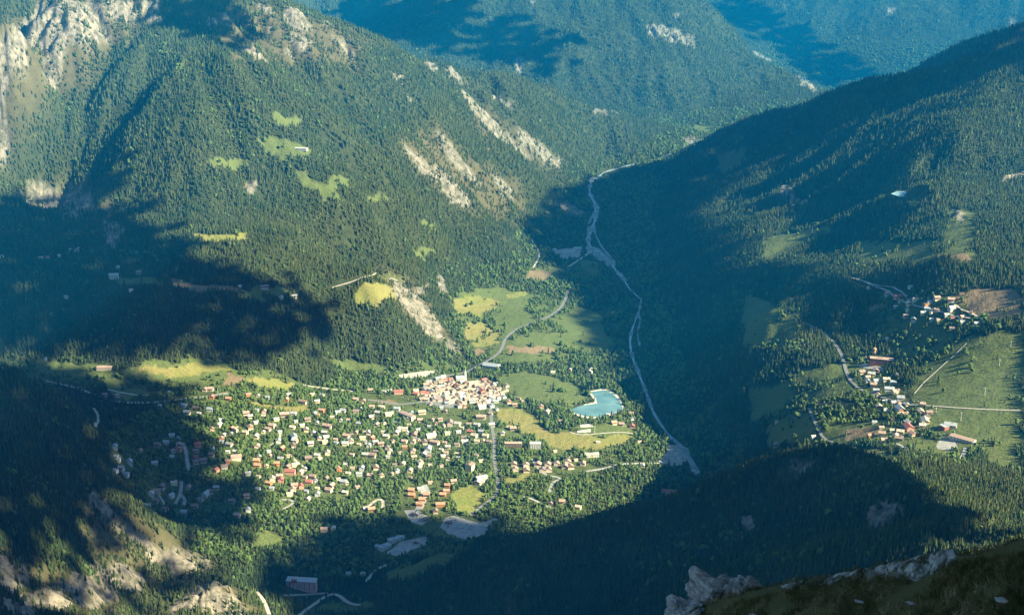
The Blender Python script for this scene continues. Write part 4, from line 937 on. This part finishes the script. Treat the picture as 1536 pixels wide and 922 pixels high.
CON_TRUNK, LEA_TRUNK = to_mesh(trunk_bm(0.5, 0.022), 'conifer_trunk', M_BARK), to_mesh(trunk_bm(0.5, 0.03), 'leafy_trunk', M_BARK)

def pick(G, x, y):
    ia = np.clip(np.rint(np.interp(x / y, T_AX, np.arange(NT))).astype(int), 0, NT - 1)
    ib = np.clip(np.rint(np.interp(np.log(y), LY, np.arange(NY))).astype(int), 0, NY - 1)
    return G[ib, ia]
# line of sight: how high above the ground one must stand to be seen
f_ang = (ZZ - CAMZ) / (YY * np.sqrt(1 + TT ** 2))
hor = np.maximum.accumulate(f_ang, axis=0)
HID = (hor - f_ang) * YY * np.sqrt(1 + TT ** 2)
HID[YY < 1250] = 999
rows_x, rows_y = [], []
y = 1350.0
while y < 12500:
    s = 4.3 * (max(y, 2000) / 2000) ** 0.72
    t = np.arange(-0.43, 0.43, s / y)
    t = t + RNG.uniform(-0.48, 0.48, len(t)) * s / y
    yy = y + RNG.uniform(-0.48, 0.48, len(t)) * s
    rows_x.append(t * yy); rows_y.append(yy); y += s
TX, TY = np.concatenate(rows_x), np.concatenate(rows_y)
keep = pick(HID, TX, TY) < 34
TX, TY = TX[keep], TY[keep]
dens = np.full(len(TX), 0.97)
open_ = np.maximum.reduce([pick(TRACTS[k], TX, TY) for k in ('meadow', 'yellow', 'dry')])
rk = pick(TRACTS['rock'], TX, TY)
tw, co = pick(TRACTS['town'], TX, TY), pick(TRACTS['core'], TX, TY)
nz = fbm(TX / 130, TY / 130, 91, 4); nz2 = fbm(TX / 38, TY / 38, 97, 3)
U, V, F_ = project(TX, TY, ground(TX, TY))
dens = np.where(nz + 0.6 * nz2 < -0.48, 0.30, dens)
floor_ = (pick(ZZ, TX, TY) < 45) & (TY > 2500)
dens = np.where(floor_ & (nz2 < -0.1), 0.55, dens)
pk = pick(TRACTS['park'], TX, TY)
dens = np.where(pk > 0, np.where(nz2 > 0.08, 0.75, 0.10), dens)
scb = pick(TRACTS['scrub'], TX, TY)
dens = np.where(scb > 0, np.where(nz2 > -0.02, 0.85, 0.25), dens)
dens = np.where(rk > 0, np.where(nz2 > 0.24, 0.5, 0.035), dens)
dens = np.where(tw > 0, np.where(nz2 > -0.08, 0.92, 0.55), dens)
dens = np.where(co > 0, 0.10, dens)
dens = np.where(open_ > 0, np.where(nz2 > 0.40, 0.22, 0.004), dens)
dens = np.where(pick(CLEAR, TX, TY) > 0, 0, dens)
sel = RNG.random(len(TX)) < dens
TX, TY, tw, floor_, open_, nz = TX[sel], TY[sel], tw[sel], floor_[sel], open_[sel], nz[sel]
TZ = ground(TX, TY)
D = np.hypot(TX, TY)
leafy = (RNG.random(len(TX)) < np.where((tw > 0) | (open_ > 0) | (pick(TRACTS['park'], TX, TY) > 0), 0.62, np.where(floor_, 0.45, np.where(nz > 0.32, 0.12, 0.02))))
H = RNG.normal(10.2, 2.9, len(TX)).clip(4.5, 19) * (np.maximum(TY, 2000) / 2000) ** 0.36
H = H * (1 + 0.30 * fbm(TX / 70, TY / 70, 191, 3))
H = np.where(tw > 0, H * 0.92, H)
Wd = H * RNG.uniform(0.85, 1.25, len(TX))
H[leafy] *= 0.80; Wd[leafy] = H[leafy] * RNG.uniform(0.8, 1.25, leafy.sum())
print('trees', len(TX), 'leafy', int(leafy.sum()))

def proto_collection(name, meshes):
    c = bpy.data.collections.new(name)
    for k, m in enumerate(meshes): c.objects.link(bpy.data.objects.new('%s_kind_%d' % (name, k), m))
    return c
PC, PL = proto_collection('conifer', CON), proto_collection('leafy_tree', LEA)
def wood(name, idx, protos, nk, label):
    m = bpy.data.meshes.new(name); k = len(idx)
    m.vertices.add(k); m.vertices.foreach_set('co', np.stack([TX[idx], TY[idx], TZ[idx] - 0.3], -1).astype(np.float32).ravel())
    a = m.attributes.new('size', 'FLOAT_VECTOR', 'POINT'); a.data.foreach_set('vector', np.stack([Wd[idx], Wd[idx], H[idx]], -1).astype(np.float32).ravel())
    a = m.attributes.new('turn', 'FLOAT_VECTOR', 'POINT'); a.data.foreach_set('vector', np.stack([RNG.normal(0, .03, k), RNG.normal(0, .03, k), RNG.uniform(0, 6.28, k)], -1).astype(np.float32).ravel())
    a = m.attributes.new('variety', 'INT', 'POINT'); a.data.foreach_set('value', RNG.integers(0, nk, k).astype(np.int32))
    o = link(name, m, kind='stuff', label=label)
    ng = bpy.data.node_groups.new(name + '_scatter', 'GeometryNodeTree')
    ng.interface.new_socket('Geometry', in_out='INPUT', socket_type='NodeSocketGeometry')
    ng.interface.new_socket('Geometry', in_out='OUTPUT', socket_type='NodeSocketGeometry')
    gi, go = ng.nodes.new('NodeGroupInput'), ng.nodes.new('NodeGroupOutput')
    iop = ng.nodes.new('GeometryNodeInstanceOnPoints')
    ci = ng.nodes.new('GeometryNodeCollectionInfo'); ci.inputs['Collection'].default_value = protos
    ci.inputs['Separate Children'].default_value = True; ci.inputs['Reset Children'].default_value = True
    def attr(nm, typ):
        q = ng.nodes.new('GeometryNodeInputNamedAttribute'); q.data_type = typ; q.inputs['Name'].default_value = nm; return q.outputs['Attribute']
    L = ng.links.new
    L(gi.outputs[0], iop.inputs['Points']); L(ci.outputs[0], iop.inputs['Instance'])
    iop.inputs['Pick Instance'].default_value = True
    L(attr('variety', 'INT'), iop.inputs['Instance Index']); L(attr('size', 'FLOAT_VECTOR'), iop.inputs['Scale'])
    e2r = ng.nodes.new('FunctionNodeEulerToRotation'); L(attr('turn', 'FLOAT_VECTOR'), e2r.inputs[0]); L(e2r.outputs[0], iop.inputs['Rotation'])
    L(iop.outputs[0], go.inputs[0])
    md = o.modifiers.new('scatter', 'NODES'); md.node_group = ng
    return o
left = np.arange(len(TX))
# the trees that show largest stand as things of their own
vis = pick(HID, TX, TY) < 5
U, V, _ = project(TX, TY, TZ)
inframe = vis & (U > 4) & (U < 1532) & (V > 4) & (V < np.interp(U, [0, 990, 1060, 1180, 1300, 1400, 1536], [912, 912, 850, 870, 840, 822, 805]))
def kinds(mask, k, not_near_knoll=True):
    c = np.where(mask & inframe)[0]
    return c[np.argsort(D[c])][:k]
con_pick, lea_pick = kinds(~leafy, 300), kinds(leafy, 300)
def tree(i, name, crown, trunk, label, group, cat):
    t = thing(name, label, cat, (TX[i], TY[i], TZ[i] - 0.3), float(RNG.uniform(0, 6.28)), group, (Wd[i], Wd[i], H[i]))
    for nm, me in (('crown', crown), ('trunk', trunk)):
        o = bpy.data.objects.new(nm, me); COL.objects.link(o); o.parent = t
for i in con_pick:
    if U[i] > 1330: lab, g = 'slim conifer in the frontmost sunlit rows on the crest of the near right spur', 'frontmost sunlit conifers on the near right spur'
    else: lab, g = 'dark conifer in the lowest shaded rows on the left flank of the near spur', 'lowest shaded conifers on the near spur'
    tree(i, 'conifer', CON[int(RNG.integers(0, len(CON)))], CON_TRUNK, lab, g, 'conifer')
for i in lea_pick:
    if U[i] > 1050: lab, g = 'bushy leafy tree on the near side of the right-hand plateau', 'leafy trees on the near side of the plateau'
    elif V[i] > 820: lab, g = 'round leafy tree in the hollow around the pink apartment block', 'leafy trees around the pink apartment block'
    else: lab, g = 'round leafy tree in the lowest strip of the valley village', 'leafy trees along the lowest strip of the village'
    tree(i, 'leafy_tree', LEA[int(RNG.integers(0, len(LEA)))], LEA_TRUNK, lab, g, 'tree')
M_PALEBARK = noisy('pale_bark', (0.50, 0.46, 0.40), (0.66, 0.62, 0.55), 1.0)
PALE_TRUNK = to_mesh(trunk_bm(0.62, 0.035), 'pale_trunk', M_PALEBARK)
SINGLES = [(1150, 630, 15, 'leafy tree with two bare pale trunks left of the small round meadow', 2), (1194, 627, 18, 'tall tree with twin white trunks above the small round meadow', 2), (1184, 624, 12, 'smaller pale-trunked tree left of the twin white trunks', 1),
           (1525, 636, 14, 'solitary round dark tree on the ski meadow at right', 0), (266, 551, 8, 'lone round bush in the middle of the terrace field', 0), (273, 592, 12, 'round dark tree beside the terrace road', 0), (1373, 628, 12, 'lone leafy tree beside the cream house on the ski meadow', 0),
           (1460, 690, 10, 'low bushy tree below the lift station gable', 0), (1508, 604, 7, 'small lone tree near the straight meadow track', 0)]
for u, v, h, lab, ntr in SINGLES:
    (x,), (y,), _ = cast([u], [v]); z = float(ground(x, y))
    t = thing('leafy_tree', lab, 'tree', (x, y, z - 0.3), rnd.uniform(0, 6), None, (h * 0.95, h * 0.95, h))
    o = bpy.data.objects.new('crown', LEA[rnd.randrange(5)]); COL.objects.link(o); o.parent = t
    if ntr: o.location = (0, 0, 0.28); o.scale = (0.8, 0.8, 0.75)
    for k in range(max(1, ntr)):
        o = bpy.data.objects.new('trunk', PALE_TRUNK if ntr else LEA_TRUNK); COL.objects.link(o); o.parent = t
        if ntr > 1: o.location = ((k - 0.5) * 0.16, -0.05, 0); o.rotation_euler = (0, (k - 0.5) * 0.22, 0)
left = np.setdiff1d(left, np.concatenate([con_pick, lea_pick]))
wood('conifer_forest', left[~leafy[left]], PC, len(CON), 'dense dark conifer forest covering the valley slopes')
wood('broadleaf_woodland', left[leafy[left]], PL, len(LEA), 'leafy trees and bushes among the houses and fields')

# ------------------------------------------------------------------ the grassy shoulder in front of the camera, with its outcrops
EDGE = [(1030, 930, 46), (1060, 916, 45), (1130, 901, 43), (1190, 886, 42), (1300, 866, 40), (1400, 842, 38), (1470, 829, 36), (1536, 822, 35), (1640, 800, 34), (1800, 760, 34), (2100, 690, 36), (2600, 560, 42), (3400, 380, 60)]
def at_dist(u, v, d):
    a, b, c = ray(u, v); t = d / b; return np.array([a * t, d, CAMZ + c * t])
E3 = np.array([at_dist(*e) for e in EDGE])
kx = np.linspace(0, 1, len(E3)); kk = np.linspace(0, 1, 260)
E = np.stack([np.interp(kk, kx, E3[:, i]) for i in range(3)], -1)
# rows: from the brink back under the camera, and over the brink down the hidden side
rows = []
for s in np.concatenate([np.linspace(-1, 0, 26), np.linspace(0, 1, 150)[1:] ** 1.0]):
    if s <= 0:
        P = E.copy(); P[:, 1] += -s * 40; P[:, 2] -= (-s) ** 1.5 * 70 + (-s) * 4; P[:, 0] -= -s * 10
    else:
        P = E.copy(); q = s * 30
        P[:, 1] -= q; P[:, 2] += q * 0.04 + 0.00 * q * q; P[:, 0] -= s * 6
        P[:, 2] = np.minimum(P[:, 2], CAMZ - 1.6 - 0.15 * np.maximum(P[:, 1], 0) + np.maximum(P[:, 0] - 2, 0) * 0.6)
    rows.append(P)
GS = np.array(rows)
amp = 0.25
GS[..., 2] += 0.35 * fbm(GS[..., 0] / 3.2, GS[..., 1] / 3.2, 301, 4) + 0.10 * fbm(GS[..., 0] / 0.7, GS[..., 1] / 0.7, 311, 3)
nr, nc = GS.shape[:2]
ii = np.arange(nr * nc).reshape(nr, nc)
Q = np.stack([ii[:-1, :-1], ii[:-1, 1:], ii[1:, 1:], ii[1:, :-1]], -1).reshape(-1, 4)[:, ::-1]
M_TURF = new_mat('alpine_turf', (0.06, 0.06, 0.025), 0.95, 0.1)
N = Nodes(M_TURF)
f1, f2 = N.noise(0.5, 6, 0.65), N.noise(5.0, 5, 0.7)
N.l(N.mix(f2, N.ramp(f1, ((0.35, (0.040, 0.045, 0.016)), (0.6, (0.085, 0.075, 0.032)), (0.72, (0.13, 0.105, 0.06)))), (0.10, 0.095, 0.04)), N.b.inputs['Base Color'])
N.bump(f2, 0.12, 0.8)
link('grass_slope', fast_mesh('grass_slope', GS.reshape(-1, 3), quads=Q, smooth=True), M_TURF, kind='structure', label='dark grassy shoulder dropping away in front of the camera')
# grass blades
gv, gf, gb = [], [], 0
NB = 230000
sel = RNG.integers(24, nr - 30, NB), RNG.integers(0, 175, NB)
P0 = GS[sel[0], sel[1]] + RNG.uniform(-.12, .12, (NB, 3)) * np.array([1, 1, 0])
keepg = vnoise(P0[:, 0] / 0.8, P0[:, 1] / 0.8, 401) > 0.2 + 0.3 * RNG.random(NB)
P0 = P0[keepg]; k = len(P0)
ang, hh, ww = RNG.uniform(0, 6.28, k), RNG.uniform(0.05, 0.19, k), RNG.uniform(0.008, 0.022, k)
dx, dy = np.cos(ang) * ww, np.sin(ang) * ww
lean = RNG.normal(0, 0.12, (k, 2))
A3 = np.stack([P0[:, 0] - dx, P0[:, 1] - dy, P0[:, 2] - 0.03], -1); B3 = np.stack([P0[:, 0] + dx, P0[:, 1] + dy, P0[:, 2] - 0.03], -1)
C3 = np.stack([P0[:, 0] + lean[:, 0], P0[:, 1] + lean[:, 1], P0[:, 2] + hh], -1)
M_BLADE = new_mat('grass_blades', (0.085, 0.085, 0.03), 0.9, 0.1)
N = Nodes(M_BLADE); N.l(N.ramp(N.noise(1.2, 4), ((0.32, (0.035, 0.045, 0.015)), (0.52, (0.10, 0.095, 0.035)), (0.66, (0.28, 0.23, 0.13)))), N.b.inputs['Base Color'])
link('grass', fast_mesh('grass', np.stack([A3, B3, C3], 1).reshape(-1, 3), tris=np.arange(3 * k).reshape(-1, 3)), M_BLADE, kind='stuff', label='short dry alpine grass on the dark shoulder')
M_ROCK = new_mat('grey_limestone', (0.30, 0.30, 0.29), 0.9, 0.2)
N = Nodes(M_ROCK)
tcr = N.n('ShaderNodeTexCoord').outputs['Object']
mpr = N.n('ShaderNodeMapping'); mpr.inputs['Rotation'].default_value = (0.5, 0.35, 0.6); mpr.inputs['Scale'].default_value = (0.35, 0.6, 3.2); N.l(tcr, mpr.inputs[0])
b1, b2 = N.noise(1.6, 8, 0.7, mpr.outputs[0]), N.noise(3.0, 7, 0.75, tcr)
cr = N.mix(N.ramp(b1, ((0.36, (0, 0, 0)), (0.55, (1, 1, 1)))), (0.15, 0.15, 0.145), N.mix(b2, (0.35, 0.35, 0.34), (0.55, 0.545, 0.52)))
cr = N.mix(N.ramp(N.noise(0.9, 5, 0.7, tcr), ((0.60, (0, 0, 0)), (0.66, (1, 1, 1)))), cr, (0.05, 0.055, 0.03))
N.l(cr, N.b.inputs['Base Color']); N.bump(N.math('ADD', b1, N.math('MULTIPLY', b2, 0.5)), 0.25, 1.0)
M_LEDGE = M_ROCK.copy(); M_LEDGE.name = 'mossy_limestone'
for nd in M_LEDGE.node_tree.nodes:
    if nd.type == 'VALTORGB' and abs(nd.color_ramp.elements[0].position - 0.60) < 1e-3: nd.color_ramp.elements[0].position, nd.color_ramp.elements[1].position = 0.44, 0.52
from mathutils import noise as MN
def boulder(name, label, u, v, d, sx, sy, sz, seed, rz=0.0, tilt=0.0):
    """a fractured outcrop: a sphere cut by sloping strata planes and roughened"""
    q = random.Random(seed); p = at_dist(u, v, d)
    bm = bmesh.new(); bmesh.ops.create_icosphere(bm, subdivisions=6 if sx > 0.5 else 4, radius=1.0)
    planes = [(Vector((q.gauss(0, 1), q.gauss(0, 1), q.gauss(0, 0.8))).normalized(), q.uniform(0.55, 0.85)) for _ in range(11)]
    for w in bm.verts:
        c = w.co
        for nrm, dd in planes:
            e = c.dot(nrm) - dd
            if e > 0: c = c - nrm * e * 0.92
        s = Vector((c.x * sx, c.y * sy, c.z * sz))
        lay = math.sin((s.z * 1.0 + s.x * 0.55 + s.y * 0.2) * 7.0 + 2.5 * MN.noise(s * 0.9)) * 0.05
        s += c.normalized() * (1.0 if sx > 0.5 else 0.12) * (0.30 * MN.fractal(s * 0.9 + Vector((seed, 0, 0)), 0.85, 2.1, 7) + lay + 0.16 * (0.45 - MN.voronoi(s * 2.0)[0][0]) + 0.05 * MN.noise(s * 6.0) - 0.13 * max(0.0, 1 - 8 * abs(MN.noise(s * 1.1 + Vector((seed, 3, 1))))))
        w.co = s
    o = link(name, mesh_of(bm, name, [M_ROCK]), label=label, cat='rock')
    o.location = p; o.rotation_euler = (0, tilt, rz)
    return o
boulder('rock_outcrop', 'largest pale grey outcrop with sloping layers at the brink of the grass', 1078, 896, 47, 1.15, 1.5, 0.95, 3, 0.2, 0.35)
boulder('rock_outcrop', 'lowest pale grey outcrop cut off by the bottom of the picture', 1030, 915, 46, 0.85, 1.2, 0.62, 8, -0.1, -0.35)
boulder('rock_outcrop', 'wedge of grey rock sloping right of the largest outcrop', 1130, 893, 46, 0.95, 1.0, 0.42, 12, 0.0, 0.35)
def rim(name, label, u0, u1, seed, hmax):
    """a ragged ledge of rock following the brink of the grass"""
    us = np.linspace(u0, u1, 420); ev = np.interp(us, [e[0] for e in EDGE], [e[1] for e in EDGE]); ed = np.interp(us, [e[0] for e in EDGE], [e[2] for e in EDGE])
    P = np.array([at_dist(a, b, c) for a, b, c in zip(us, ev, ed)])
    s_ = np.linspace(0, 1, 420); env = np.clip(np.minimum(s_, 1 - s_) * 9, 0, 1)
    arc = np.concatenate([[0], np.cumsum(np.linalg.norm(np.diff(P, axis=0), axis=1))])
    hgt = hmax * env * (0.55 + 0.75 * np.abs(fbm(arc / 1.3, arc * 0, seed, 4)) + 0.25 * fbm(arc / 0.3, arc * 0, seed + 3, 3))
    th_ = np.linspace(-0.35, math.pi + 0.35, 30)
    V = np.zeros((420, 30, 3))
    V[..., 0] = P[:, None, 0]; V[..., 1] = P[:, None, 1] + np.cos(th_)[None] * 0.75; V[..., 2] = P[:, None, 2] - 0.12 + np.sin(th_)[None] * hgt[:, None]
    for i in range(420):
        for j in range(30):
            p = Vector(V[i, j]) * 1.0
            f = 0.16 * MN.fractal(p * 1.6 + Vector((seed, 0, 0)), 0.8, 2.1, 6) - 0.10 * max(0.0, 1 - 9 * abs(MN.noise(p * 1.7))) + 0.16 * (0.4 - MN.voronoi(p * 2.2)[0][0])
            V[i, j] += np.array([0.3 * f, -0.7 * f, 0.8 * f]) * env[i]
    ii_ = np.arange(420 * 30).reshape(420, 30)
    Q_ = np.stack([ii_[:-1, :-1], ii_[1:, :-1], ii_[1:, 1:], ii_[:-1, 1:]], -1).reshape(-1, 4)
    link(name, fast_mesh(name, V.reshape(-1, 3), quads=Q_), M_LEDGE, label=label, cat='rock')
rim('rock_ledge', 'ragged mottled ledge at the tip of the grass, right of the pale outcrops', 1178, 1322, 61, 0.27)
rim('rock_ledge', 'higher ragged ledge along the rim below the sunlit conifers', 1312, 1440, 67, 0.22)
for k, (u, v, d, s, lab) in enumerate([(1287, 893, 33, 0.16, 'small pale stone lying in the grass nearest the rocks'), (1365, 896, 31, 0.15, 'small flat stone in the middle of the grass'), (1130, 915, 37, 0.2, 'flat pale stone at the lower left of the grass'), (1500, 891, 29, 0.22, 'half buried stone at the right of the grass')]):
    boulder('stone', lab, u, v + 8, d, s * 0.9, s * 0.6, s * 0.2, 40 + k, 0.0, 0.15)

# ------------------------------------------------------------------ unseen clouds shaped for their shade on the slopes; some inferred, some added
M_CLOUD = new_mat('cloud_white', (0.9, 0.9, 0.92), 1.0, 0.0)
SHADE_CLOUDS = [
 ("-70 300,50 300,140 322,225 348,255 385,330 408,400 428,470 452,490 488,455 516,380 524,320 520,236 516,140 526,-70 532", 2150, 24, 0.98, 38),
 ("-70 552,60 558,150 584,230 580,262 620,300 660,285 700,322 728,350 770,315 800,255 780,190 740,150 730,120 800,60 836,-70 830", 2150, 22, 1.3, 40, 0.55),
 ("-70 815,160 775,330 800,338 868,230 902,-70 912", 2150, 22, 0.26, 30),  # added thin layer, only dims the rocks at lower left
 ("392 850,470 806,545 782,640 776,745 778,770 812,640 880,560 930,430 930,396 890", 2150, 22, 1.3, 12),  # added to carry the spur's shade across the lower hollow
 ("782 336,826 296,890 268,940 254,985 246,1010 244,1015 290,1005 340,1050 400,1085 470,1060 560,1010 604,958 572,906 520,872 462,838 405,812 385", 2250, 24, 1.1, 14),  # added to darken the gorge where the ridge's shadow falls short
 ("555 900,640 850,740 812,850 787,950 764,1050 750,1150 718,1240 695,1285 725,1325 770,1345 812,1290 850,1150 870,1010 885,900 925,560 925", 2150, 22, 1.1, 14),  # added so that the spur's left face stays in shade
 ("500 14,600 8,700 16,800 40,868 62,830 104,720 88,600 66,540 46", 2300, 45, 0.55, 60),
 ("1090 196,1180 170,1260 138,1400 98,1545 58,1545 96,1400 140,1300 168,1180 208,1110 225", 2250, 28, 0.95, 50),
 ("240 -10,330 -10,380 36,350 62,300 56,246 34", 2200, 28, 0.95, 50),
 ("1050 0,1120 4,1200 52,1290 104,1240 132,1170 84", 2300, 60, 0.6, 80),
]
def puffs(name, GX, GY, GZ, h, r, label):
    """one cloud: many small ragged puffs at height h, above the ground points along the sun's direction"""
    k = (h - GZ) / SUN_DIR[2]
    n_ = len(GX)
    cx_ = GX + SUN_DIR[0] * k; cy_ = GY + SUN_DIR[1] * k; cz_ = h + RNG.uniform(-25, 25, n_)
    bm = bmesh.new(); bmesh.ops.create_icosphere(bm, subdivisions=1, radius=1.0); bm.verts.ensure_lookup_table()
    sv = np.array([v.co[:] for v in bm.verts]); sf = np.array([[v.index for v in f.verts] for f in bm.faces]); bm.free()
    rr = RNG.uniform(0.7, 1.25, (n_, 1, 1)) * r
    V = sv[None] * RNG.uniform(0.8, 1.2, (n_, len(sv), 1)) * rr * np.array([1, 1, 0.55]) + np.stack([cx_, cy_, cz_], -1)[:, None, :]
    F_ = sf[None] + (np.arange(n_) * len(sv))[:, None, None]
    return link(name, fast_mesh(name, V.reshape(-1, 3), tris=F_.reshape(-1, 3), smooth=True), M_CLOUD, kind='structure', label=label)
def shade_cloud(text, h, r, cover, fray, step=0.78):
    q = densify(outline(text))
    x, y, z = cast(np.clip(q[:, 0], -70, 1590), np.clip(q[:, 1], 0, 922))
    st = r * step
    gx_, gy_ = np.meshgrid(np.arange(x.min() - fray, x.max() + fray, st), np.arange(y.min() - fray, y.max() + fray, st))
    gx_, gy_ = gx_.ravel() + RNG.uniform(-.4, .4, gx_.size) * st, gy_.ravel() + RNG.uniform(-.4, .4, gx_.size) * st
    m = inside(gx_ + RNG.normal(0, fray, gx_.size) + fray * fbm(gx_ / 220, gy_ / 220, 501, 3), gy_ + RNG.normal(0, fray, gx_.size) + fray * 1.5 * fbm(gx_ / 220, gy_ / 220, 511, 3), x, y)
    m &= RNG.random(gx_.size) < cover * (1 + 0.22 * fbm(gx_ / 160, gy_ / 160, 521, 3))
    gx_, gy_ = gx_[m], gy_[m]
    puffs('shade_cloud', gx_, gy_, ground(gx_, gy_), h, r, 'unseen cloud drifting high above the valley')
for c in SHADE_CLOUDS: shade_cloud(*c)
# the broad cloud over the camera's own mountain: unseen, added to keep the grassy shoulder and near air in shade
bm = bmesh.new()
for gy_ in np.arange(-500, 1380, 150.0):
    for gx_ in np.arange(-1500, 1500, 150.0):
        if gx_ > 1280 and gy_ > 650 or gy_ > 1000 and gx_ < -200: continue
        k_ = (2080 - 1290) / SUN_DIR[2]
        t = bmesh.ops.create_icosphere(bm, subdivisions=2, radius=rnd.uniform(130, 180))
        for v in t['verts']:
            v.co.z *= 0.45
            v.co += Vector((gx_ + SUN_DIR[0] * k_ + rnd.uniform(-3, 3), gy_ + SUN_DIR[1] * k_, 2080))
me = bpy.data.meshes.new('shade_cloud'); bm.to_mesh(me); bm.free()
link('shade_cloud', me, M_CLOUD, kind='structure', label='broad cloud added unseen to shade the near shoulder and air')

# ------------------------------------------------------------------ haze
if HAZE_DENSITY > 0:
    bm = bmesh.new(); bmesh.ops.create_cube(bm, size=1.0)
    for v in bm.verts:
        v.co = Vector((v.co.x * 40000 + 2000, v.co.y * 18000 + 6000, v.co.z * 2500 + 450))
    hm = bpy.data.meshes.new('haze'); bm.to_mesh(hm); bm.free()
    hz = bpy.data.objects.new('haze', hm); COL.objects.link(hz); hz['kind'] = 'stuff'
    hz['label'] = 'blue summer haze filling the valley'
    mm = bpy.data.materials.new('haze_air'); mm.use_nodes = True
    nt = mm.node_tree; nt.nodes.remove(nt.nodes['Principled BSDF'])
    pv = nt.nodes.new('ShaderNodeVolumePrincipled')
    pv.inputs['Density'].default_value = HAZE_DENSITY; pv.inputs['Color'].default_value = (*HAZE_COLOR, 1)
    pv.inputs['Anisotropy'].default_value = 0.0; pv.inputs['Absorption Color'].default_value = (0.0, 0.22, 0.78, 1)
    nt.links.new(pv.outputs[0], nt.nodes['Material Output'].inputs['Volume'])
    mm.cycles.homogeneous_volume = True
    hm.materials.append(mm)
